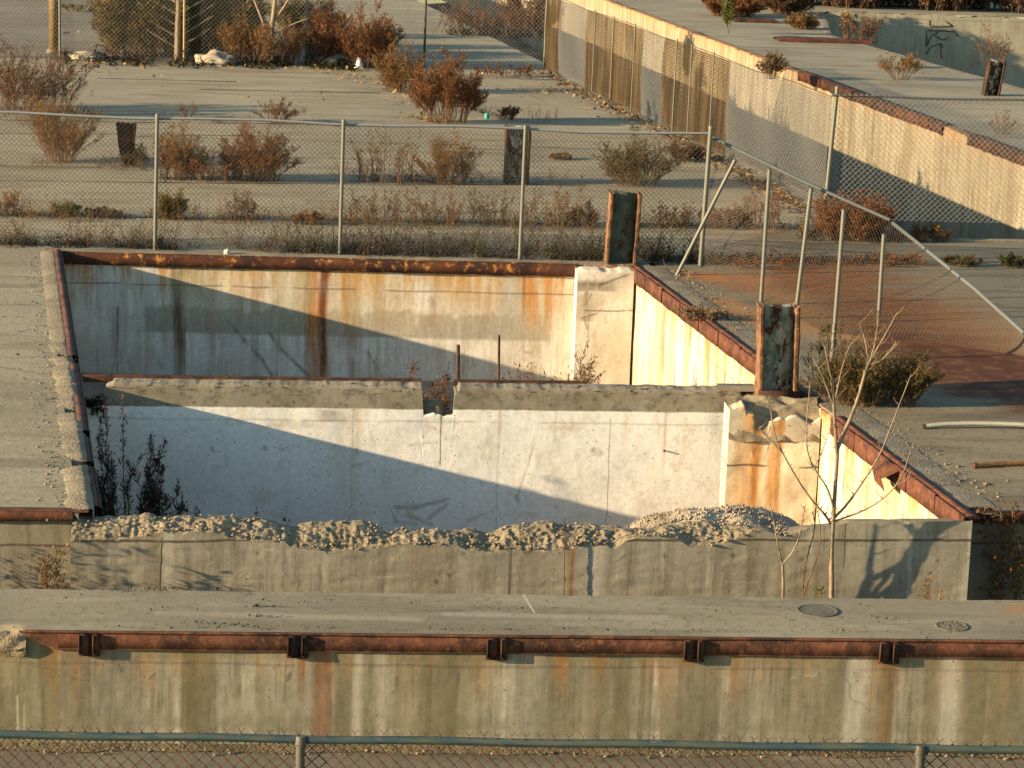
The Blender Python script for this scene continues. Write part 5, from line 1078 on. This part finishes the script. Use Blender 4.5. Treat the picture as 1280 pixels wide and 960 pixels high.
# litter
def litter(lab, pts, n, sz, mat, seed, sx_=1.0, name='leaf_litter', z0=0.0):
    rg = np.random.default_rng(seed); P = []
    for (u0, v0, u1, v1, su_, sv_, cnt) in pts:
        for i in range(cnt):
            k = rg.random(); P.append(G(u0+(u1-u0)*k+rg.normal()*su_, v0+(v1-v0)*k+rg.normal()*sv_, z0+.01))
    P = np.array(P); P[:, 2] = z0+.010+rg.random(len(P))*(.06 if sz > .04 else .012); D = rg.normal(size=P.shape)*np.array([1, 1, .35]); D /= np.linalg.norm(D, axis=1, keepdims=True); X = np.cross(D, rg.normal(size=P.shape)*.5+UP); X /= np.linalg.norm(X, axis=1, keepdims=True); s_ = (sz*(.5+.8*rg.random(len(P))))[:, None]
    m = MB(); m.add(np.stack([P, P+D*s_*.5+X*s_*.35+UP*.01, P+D*s_, P+D*s_*.5-X*s_*.35], 1).reshape(-1, 3), np.arange(len(P)*4).reshape(-1, 4)); o = m.build(name, mat); prop(o, lab, 'leaf litter', kind='stuff')
litter('fallen yellow leaves along the far fence and on the far slab', [(90, 80, 470, 88, 8, 1.2, 260), (400, 86, 530, 118, 10, 3, 130), (90, 84, 470, 130, 40, 12, 60), (480, 105, 560, 150, 14, 6, 160), (500, 145, 560, 152, 8, 3, 60), (560, 90, 700, 130, 30, 10, 70), (90, 10, 110, 60, 15, 15, 40)], 0, .10, LM['yellow'], 1)
litter('fallen leaves heaped along the foot of the side fence', [(676, 88, 900, 202, 5, 2, 420), (900, 204, 1010, 262, 6, 3, 200), (700, 110, 880, 195, 14, 4, 90)], 0, .10, LM['yellow'], 2)
litter('brown debris along the foot of the side fence', [(672, 88, 900, 204, 7, 2.2, 500), (690, 112, 790, 130, 12, 2, 120), (900, 205, 1010, 270, 8, 3, 260)], 0, .10, LM['purple'], 3)
litter('scattered dry leaves on the slabs', [(0, 240, 900, 300, 30, 14, 170), (0, 160, 740, 220, 30, 14, 120), (850, 350, 1000, 480, 20, 12, 60), (840, 340, 930, 420, 8, 6, 160), (0, 330, 60, 600, 14, 20, 40), (1000, 520, 1250, 620, 40, 14, 50)], 0, .05, LM['tan'], 4)
litter('small dark leaf bits and flakes on the walkway', [(130, 738, 235, 736, 6, .8, 70), (310, 758, 350, 758, 6, .5, 20), (310, 770, 345, 771, 6, .5, 20), (235, 778, 320, 783, 8, .8, 30), (0, 740, 1280, 785, 60, 10, 110), (60, 783, 1200, 791, 40, 1.0, 90)], 0, .024, LM['dark'], 9, z0=PZ)
# plants beyond the second pit
bush(964, 98, 42, 36, 'tan', 'dry tan weed hanging on the rim of the second pit', style='dry', leaf_n=4, dens=2.0, lsize=.10, group='plants beyond the second pit')
bush(911, 42, 16, 44, 'brightgreen', 'single tall yellow green stalk beyond the second pit', style='stalk', dens=.35, lsize=.16, twigs=20, leaf_n=5, spread=.05, group='plants beyond the second pit')
bush(1004, 36, 40, 20, 'orange', 'small orange shrub between the two steel strips', dens=1.2, lsize=.11, group='plants beyond the second pit')
bush(1072, 52, 54, 32, 'purple', 'brown weeds at the rim of the third pit', style='stalk', dens=2.0, lsize=.12, rs=.012, group='plants beyond the second pit')
bush(1058, 50, 12, 36, 'yellow', 'yellow flowering stalk at the rim of the third pit', style='stalk', dens=.3, twigs=16, leaf_n=6, lsize=.14, lmin=.7, spread=.05, group='plants beyond the second pit')
bush(1125, 99, 58, 40, 'orange', 'wispy orange weed beside a rusty scrap', style='dry', dens=1.3, leaf_n=3, lsize=.09, group='plants beyond the second pit')
bush(1137, 84, 26, 12, 'yellowgreen', 'small yellow green tuft beside the wispy orange weed', style='low', dens=.8, lsize=.09, group='plants beyond the second pit')
bush(1252, 168, 42, 36, 'purple', 'thin bare weed near the right edge, above the twisted rail', style='dry', dens=.8, leaf_n=1, group='plants beyond the second pit')
bush(1236, 84, 46, 66, 'orange', 'tall dry weed behind the leaning steel stub', style='dry', dens=.8, leaf_n=2, lsize=.10, group='plants beyond the second pit')
bush(915, 20, 80, 34, 'rustbrown', 'dark brown shrub at the top beyond the second pit', dens=2.2, lsize=.15, rs=.014, group='plants beyond the second pit')
bush(985, 17, 66, 34, 'purple', 'dark purple shrub at the top, right of the brown one', dens=2.2, lsize=.15, rs=.014, group='plants beyond the second pit')
# far hedge on the other side of the third pit
for i in range(9):
    u = 1035+i*34; b = H1+(H2-H1)/np.linalg.norm(H2-H1)*(i*1.15-.4)+DD*(3.4+.8*math.sin(i*2.2)); b = xy(b)
    plant('hedge_shrub', ['dark brown', 'dark olive', 'dark purple'][i % 3]+' overgrown shrub beyond the third pit, '+['nearest its left corner', 'second from its left corner', 'third from its left corner', 'fourth from its left corner', 'above the black scrawls', 'right of the black scrawls', 'behind the leaning steel stub', 'near the right edge', 'at the right edge'][i], 'shrub', b, 2.3+.5*math.sin(i*1.7), 2.3, LM[['dark', 'olive', 'purple'][i % 3]], n=50, twigs=22, leaf_n=10, lsize=.14, lw=.45, seed=900+i, group='shrubs beyond the third pit', spread=.5, rs=.015, lmin=.02)
# thicket behind the far fence at left
def tree(u, v, hm, wd, lab, leaf, stem, seed, n=60, lsize=.16, leaf_n=8, name='bushy_tree', trunk=.05, **k):
    b = G(u, v); t_ = plant(name, lab, 'tree', b, hm, wd, leaf, stem=stem, n=n, twigs=26, leaf_n=int(leaf_n*1.7), lsize=lsize*.68, lw=.42, seed=seed, group='trees behind the far fence', rs=.012, lmin=.02, **k)
    rg = np.random.default_rng(seed); m = MB(); c = [b+UP*(hm*.8*q/6)+np.array([rg.normal(), rg.normal(), 0])*.06*q for q in range(7)]; m.tube(c, np.linspace(trunk, trunk*.3, 7), 8)
    m.build('trunk', stem, t_); return t_
tree(184, 69, 2.9, 3.0, 'bushy yellow green tree behind the far fence at upper left', LM['yellowgreen'], M_stem, 501, n=110, spread=.40, leaf_n=8)
tree(250, 66, 2.7, 2.2, 'brown and olive tree behind the brown fence post', LM['orange'], M_stem, 502, n=70, spread=.40, leaf_n=6)
tree(290, 58, 2.5, 2.0, 'orange brown thicket tree behind the pale boulder', LM['orange'], M_stem, 503, n=64, spread=.40, leaf_n=6)
# ------------------------------------------------------------------ bare saplings
def sapling(lab, segs_, name='bare_sapling', mat=None, buds=True):
    # segs_: list of (points, r0, r1); first is the trunk
    p0 = segs_[0][0][0]; t_ = empty(name, p0, lab, 'sapling', 'bare saplings')
    for i, (pts, r0_, r1_) in enumerate(segs_):
        pts = np.array(pts, float); 
        for k_ in range(2):     # soften the polyline
            if len(pts) > 2:
                q = [pts[0]]
                for a, b in zip(pts[:-1], pts[1:]): q += [a*.75+b*.25, a*.25+b*.75]
                pts = np.array(q+[pts[-1]])
        m = MB(); m.tube(pts, np.linspace(r0_, r1_, len(pts))*1.35, 7)
        if buds and i:
            for k_ in range(1, len(pts)-1):
                m.tube([pts[k_], pts[k_]+UP*.035+CC*.02*(-1)**k_], [r1_*1.5, r1_*.7], 5)
                if k_ % 3 == 1 and r0_ > .0055:
                    L_ = .10+.12*((k_*.37+i*.61) % 1); e_ = pts[k_]+UP*L_*.8+CC*L_*.6*(-1)**(k_+i)-DN*L_*.2; m.tube([pts[k_], pts[k_]*.5+e_*.5-UP*.01, e_], [.0034, .0028, .0016], 5)
        m.build('trunk' if i == 0 else 'branch', mat or M_bark, t_)
sdp = float((FA+(FB-FA)*.85)[1])-.16
def sp(u, v, dd=0.0): return DP(u, v, sdp-.0009*(742-v)+dd*.5)
tb = sp(1040, 745); tb0 = np.array([tb[0], tb[1], -1.3])
sapling('tall bare sapling rising from the ditch before the right end of the pit', [
 ([tb0, tb, sp(1039, 690), sp(1042, 640), sp(1045, 590), sp(1047, 560)], .022, .014),
 ([sp(1047, 560), sp(1060, 530, .1), sp(1072, 500, .15), sp(1083, 460, .2), sp(1088, 450, .2)], .017, .009), ([sp(1086, 455, .2), sp(1082, 425, .2), sp(1074, 403, .2)], .008, .003), ([sp(1087, 452, .2), sp(1094, 430, .2), sp(1098, 400, .2)], .008, .003), ([sp(1088, 450, .2), sp(1103, 425, .2), sp(1121, 392, .2)], .008, .003), ([sp(1088, 456, .2), sp(1104, 450, .2), sp(1121, 428, .2)], .007, .003),
 ([sp(1046, 565), sp(1043, 520, -.1), sp(1041, 485, -.1), sp(1040, 478, -.1)], .014, .009), ([sp(1041, 480, -.1), sp(1035, 455, -.2), sp(1031, 432, -.2)], .007, .003), ([sp(1044, 500, -.1), sp(1052, 460, -.2), sp(1063, 430, -.2)], .007, .003), ([sp(1041, 505, -.1), sp(1028, 470, -.2), sp(1015, 445, -.2)], .007, .003),
 ([sp(1042, 648), sp(1060, 630, .1), sp(1080, 600, .1), sp(1100, 570, .1), sp(1115, 530, .1), sp(1139, 468, .1)], .012, .003), ([sp(1043, 640), sp(1035, 610, -.1), sp(1020, 590, -.1), sp(1008, 565, -.1), sp(1008, 530, -.1), sp(1013, 475, -.1)], .010, .003), ([sp(1016, 588, -.1), sp(1030, 560, -.1), sp(1037, 535, -.1)], .006, .002),
 ([sp(1020, 632), sp(1000, 605, .0), sp(980, 570, .0), sp(968, 545, .0), sp(961, 495, .0)], .009, .003), ([sp(978, 566), sp(962, 550), sp(948, 535)], .006, .002), ([sp(1041, 660), sp(1033, 645), sp(1020, 632)], .012, .009), ([sp(1042, 652), sp(1090, 635, .2), sp(1125, 605, .2), sp(1142, 553, .2)], .009, .003), ([sp(1122, 606, .2), sp(1134, 600, .2), sp(1139, 590, .2)], .005, .002)])
tb = sp(979, 744, -.2); tb0 = np.array([tb[0], tb[1], -1.3])
sapling('small forked orange brown sapling left of the tall one, in the ditch', [([tb0, tb, sp(979, 720, -.2), sp(978, 706, -.2)], .013, .010), ([sp(978, 706, -.2), sp(972, 680, -.2), sp(968, 655, -.2), sp(963, 630, -.2)], .008, .003), ([sp(978, 706, -.2), sp(995, 685, -.2), sp(1003, 655, -.2), sp(1006, 632, -.2)], .008, .003)])
tb = sp(1003, 744, -.1); tb0 = np.array([tb[0], tb[1], -1.3])
sapling('thin arching brown twigs between the two saplings', [([tb0, tb, sp(1015, 715, -.1), sp(1024, 690, -.1), sp(1026, 660, -.1), sp(1022, 638, -.1)], .007, .003), ([tb, sp(1007, 700, -.1), sp(1020, 660, -.1), sp(1016, 640, -.1)], .006, .003)], mat=M_stem)
tb = G(222, 76); k_ = 1
def dp2(u, v, d_=0.0): return DP(u, v, tb[1]+d_)
sapling('slender pale barked tree behind the far fence', [([tb, dp2(222, 50), dp2(223, 20), dp2(224, -20), dp2(226, -60)], .075, .045)]+[([dp2(222, 60-14*i, .1), dp2(222+s_*(22), 48-14*i, .1*i), dp2(222+s_*(40+4*i), 36-16*i, .2)], .022, .008) for i in range(5) for s_ in (-1, 1)], name='slender_tree')
tb = G(342, 80)
sapling('leafless pale tree behind the brown thicket', [([tb, dp2(338, 50), dp2(342, 20), dp2(346, -20)], .06, .04), ([dp2(338, 52), dp2(326, 20), dp2(310, -20)], .035, .018), ([dp2(340, 30), dp2(358, 5), dp2(372, -20)], .03, .014), ([dp2(338, 44), dp2(366, 30), dp2(384, 24)], .022, .01)], name='slender_tree')
# ------------------------------------------------------------------ plants in the pit and the ditch
b = DP(160, 600, 31.2); b[2] = -2
plant('tall_weed', 'tall dark weed with pinkish seed heads in the shaded left corner of the pit', 'weed', b, 2.25, 1.45, LM['dark'], stem=M_stemdark, n=34, twigs=60, leaf_n=3, lsize=.045, lw=.3, seed=31, group='weeds inside the pit', spread=.34, tips=30, style='feather', lmin=.15, rs=.009)
b = DP(205, 620, 30.0); b[2] = -1.6
plant('tall_weed', 'dark weed sprawling right from the pit corner', 'weed', b, 1.0, 1.2, LM['dark'], stem=M_stemdark, n=12, twigs=16, leaf_n=4, lsize=.05, seed=32, group='weeds inside the pit', droop=.15, lmin=.2)
b = DP(335, 640, 28.5); b[2] = -1.15
plant('tall_weed', 'low dark sprigs just behind the broken front wall', 'weed', b, .75, .7, LM['dark'], stem=M_stemdark, n=8, twigs=8, leaf_n=4, lsize=.05, seed=33, group='weeds inside the pit')
for (u, vt, wp, d_, lf, lab, st_, sd_) in ((545, 452, 96, 37.5, 'purple', 'reddish weed behind the dividing wall, left of the rods', 'stalk', 41), (655, 463, 100, 36.5, 'rustbrown', 'low brown weeds behind the dividing wall, right of the rods', 'bush', 42), (718, 437, 60, 38.0, 'tan', 'dry tan branching weed before the corner pier', 'bush', 43), (470, 468, 60, 38.0, 'dark', 'dark sprigs behind the dividing wall at its middle', 'bush', 44)):
    p = DP(u, vt, d_); b = np.array([p[0], p[1], -2.0]); s_ = ppm(p)
    plant('tall_weed', lab, 'weed', b, p[2]+2.0, wp/s_, LM[lf], stem=M_stem, n=14 if st_ == 'stalk' else 24, twigs=18, leaf_n=6, lsize=.055, seed=sd_, group='weeds inside the pit', style=st_, spread=.3, lmin=.45, leanx=.12 if sd_ == 43 else 0)
p = VP(120, 516, Da+DN*.1, Db+DN*.1)
plant('tall_weed', 'dark matted weed in the gap at the left end of the dividing wall', 'weed', p, .26, .42, LM['dark'], stem=M_stemdark, n=22, twigs=8, leaf_n=5, lsize=.05, seed=45, group='weeds inside the pit', spread=.5, lmin=.05)
def ditchweed(u, vtop, wpx, lf, lab, seed, dn_=.35, n=9, **k):
    p = VP(u, vtop, FA-DN*dn_, FB-DN*dn_); b = np.array([p[0], p[1], -1.3]); plant('ditch_weed', lab, 'weed', b, p[2]+1.3, wpx/ppm(p), LM[lf], stem=M_stem, n=n, twigs=14, leaf_n=5, lsize=.05, seed=seed, group='weeds in the ditch', style='stalk', **k)
ditchweed(66, 688, 34, 'orange', 'orange weed in the ditch below the left slab', 51, n=10)
ditchweed(1027, 728, 16, 'brightgreen', 'tiny yellow green sprig at the sapling foot', 52, n=4)
ditchweed(1170, 722, 40, 'orange', 'two small orange twigs before the front wall at right', 53, n=5)
b = FA-CC*2.0-DN*.5; b[2] = -1.3  # unseen plant, put here so its shade dapples the left slab wall
plant('ditch_weed', 'tall ragged weed out of view past the left end of the ditch, added to shade the left slab wall', 'weed', b, 1.75, 1.3, LM['orange'], n=16, twigs=14, leaf_n=5, lsize=.06, seed=57, group='weeds in the ditch', lmin=.1)
# creeper on the right slab end
cr0 = FB+DN*.36
def creeper(u, v0, v1, wpx, lab, seed, leaf='rustbrown'):
    rg = np.random.default_rng(seed); A_, B_ = cr0-DN*.08, cr0+CC*3-DN*.08; b = VP(u, v1, A_, B_); b[2] = -1.3; t_ = empty('creeper', b, lab, 'creeper', 'creepers on the right slab end'); P = []; SA, SB = [], []
    for i in range(6):
        x = u+rg.normal()*wpx*.3; pr = VP(x, v1+10, A_, B_); pr[2] = -1.3
        for j in range(12):
            v = v1+8-(v1+8-v0)*(j+1)/12; x += rg.normal()*wpx*.10; q = VP(x, v, A_, B_)-DN*.05*rg.random(); SA.append(pr); SB.append(q)
            for z_ in range(3): P.append(pr+(q-pr)*rg.random()+rg.normal(size=3)*.05)
            pr = q
    m = MB(); m.segs(SA, SB, .007, .006, 4); m.build('stems', M_stem, t_)
    P = np.array(P); D = rg.normal(size=P.shape); D /= np.linalg.norm(D, axis=1, keepdims=True); X = np.cross(D, rg.normal(size=P.shape)); X /= np.linalg.norm(X, axis=1, keepdims=True); s_ = .07
    m = MB(); m.add(np.stack([P, P+D*s_*.5+X*s_*.3, P+D*s_, P+D*s_*.5-X*s_*.3], 1).reshape(-1, 3), np.arange(len(P)*4).reshape(-1, 4)); m.build('foliage', LM[leaf], t_)
creeper(1248, 632, 745, 34, 'red leaved creeper climbing the dark wall face right of the pit', 61); creeper(1282, 660, 745, 30, 'orange creeper at the right edge beside the red one', 62, 'orange')
p = n0+dn*((188+80)/1440*Ln)
b = np.array([p[0]+.0, p[1]+.7, RZ])
pp = DP(186, 944, p[1]+.7)
plant('orange_weed', 'orange leafy tip poking up behind the nearest fence', 'weed', np.array([pp[0], pp[1], RZ]), pp[2]-RZ+.06, .16, LM['orange'], n=5, twigs=12, leaf_n=6, lsize=.05, seed=71, style='stalk', lmin=.6)
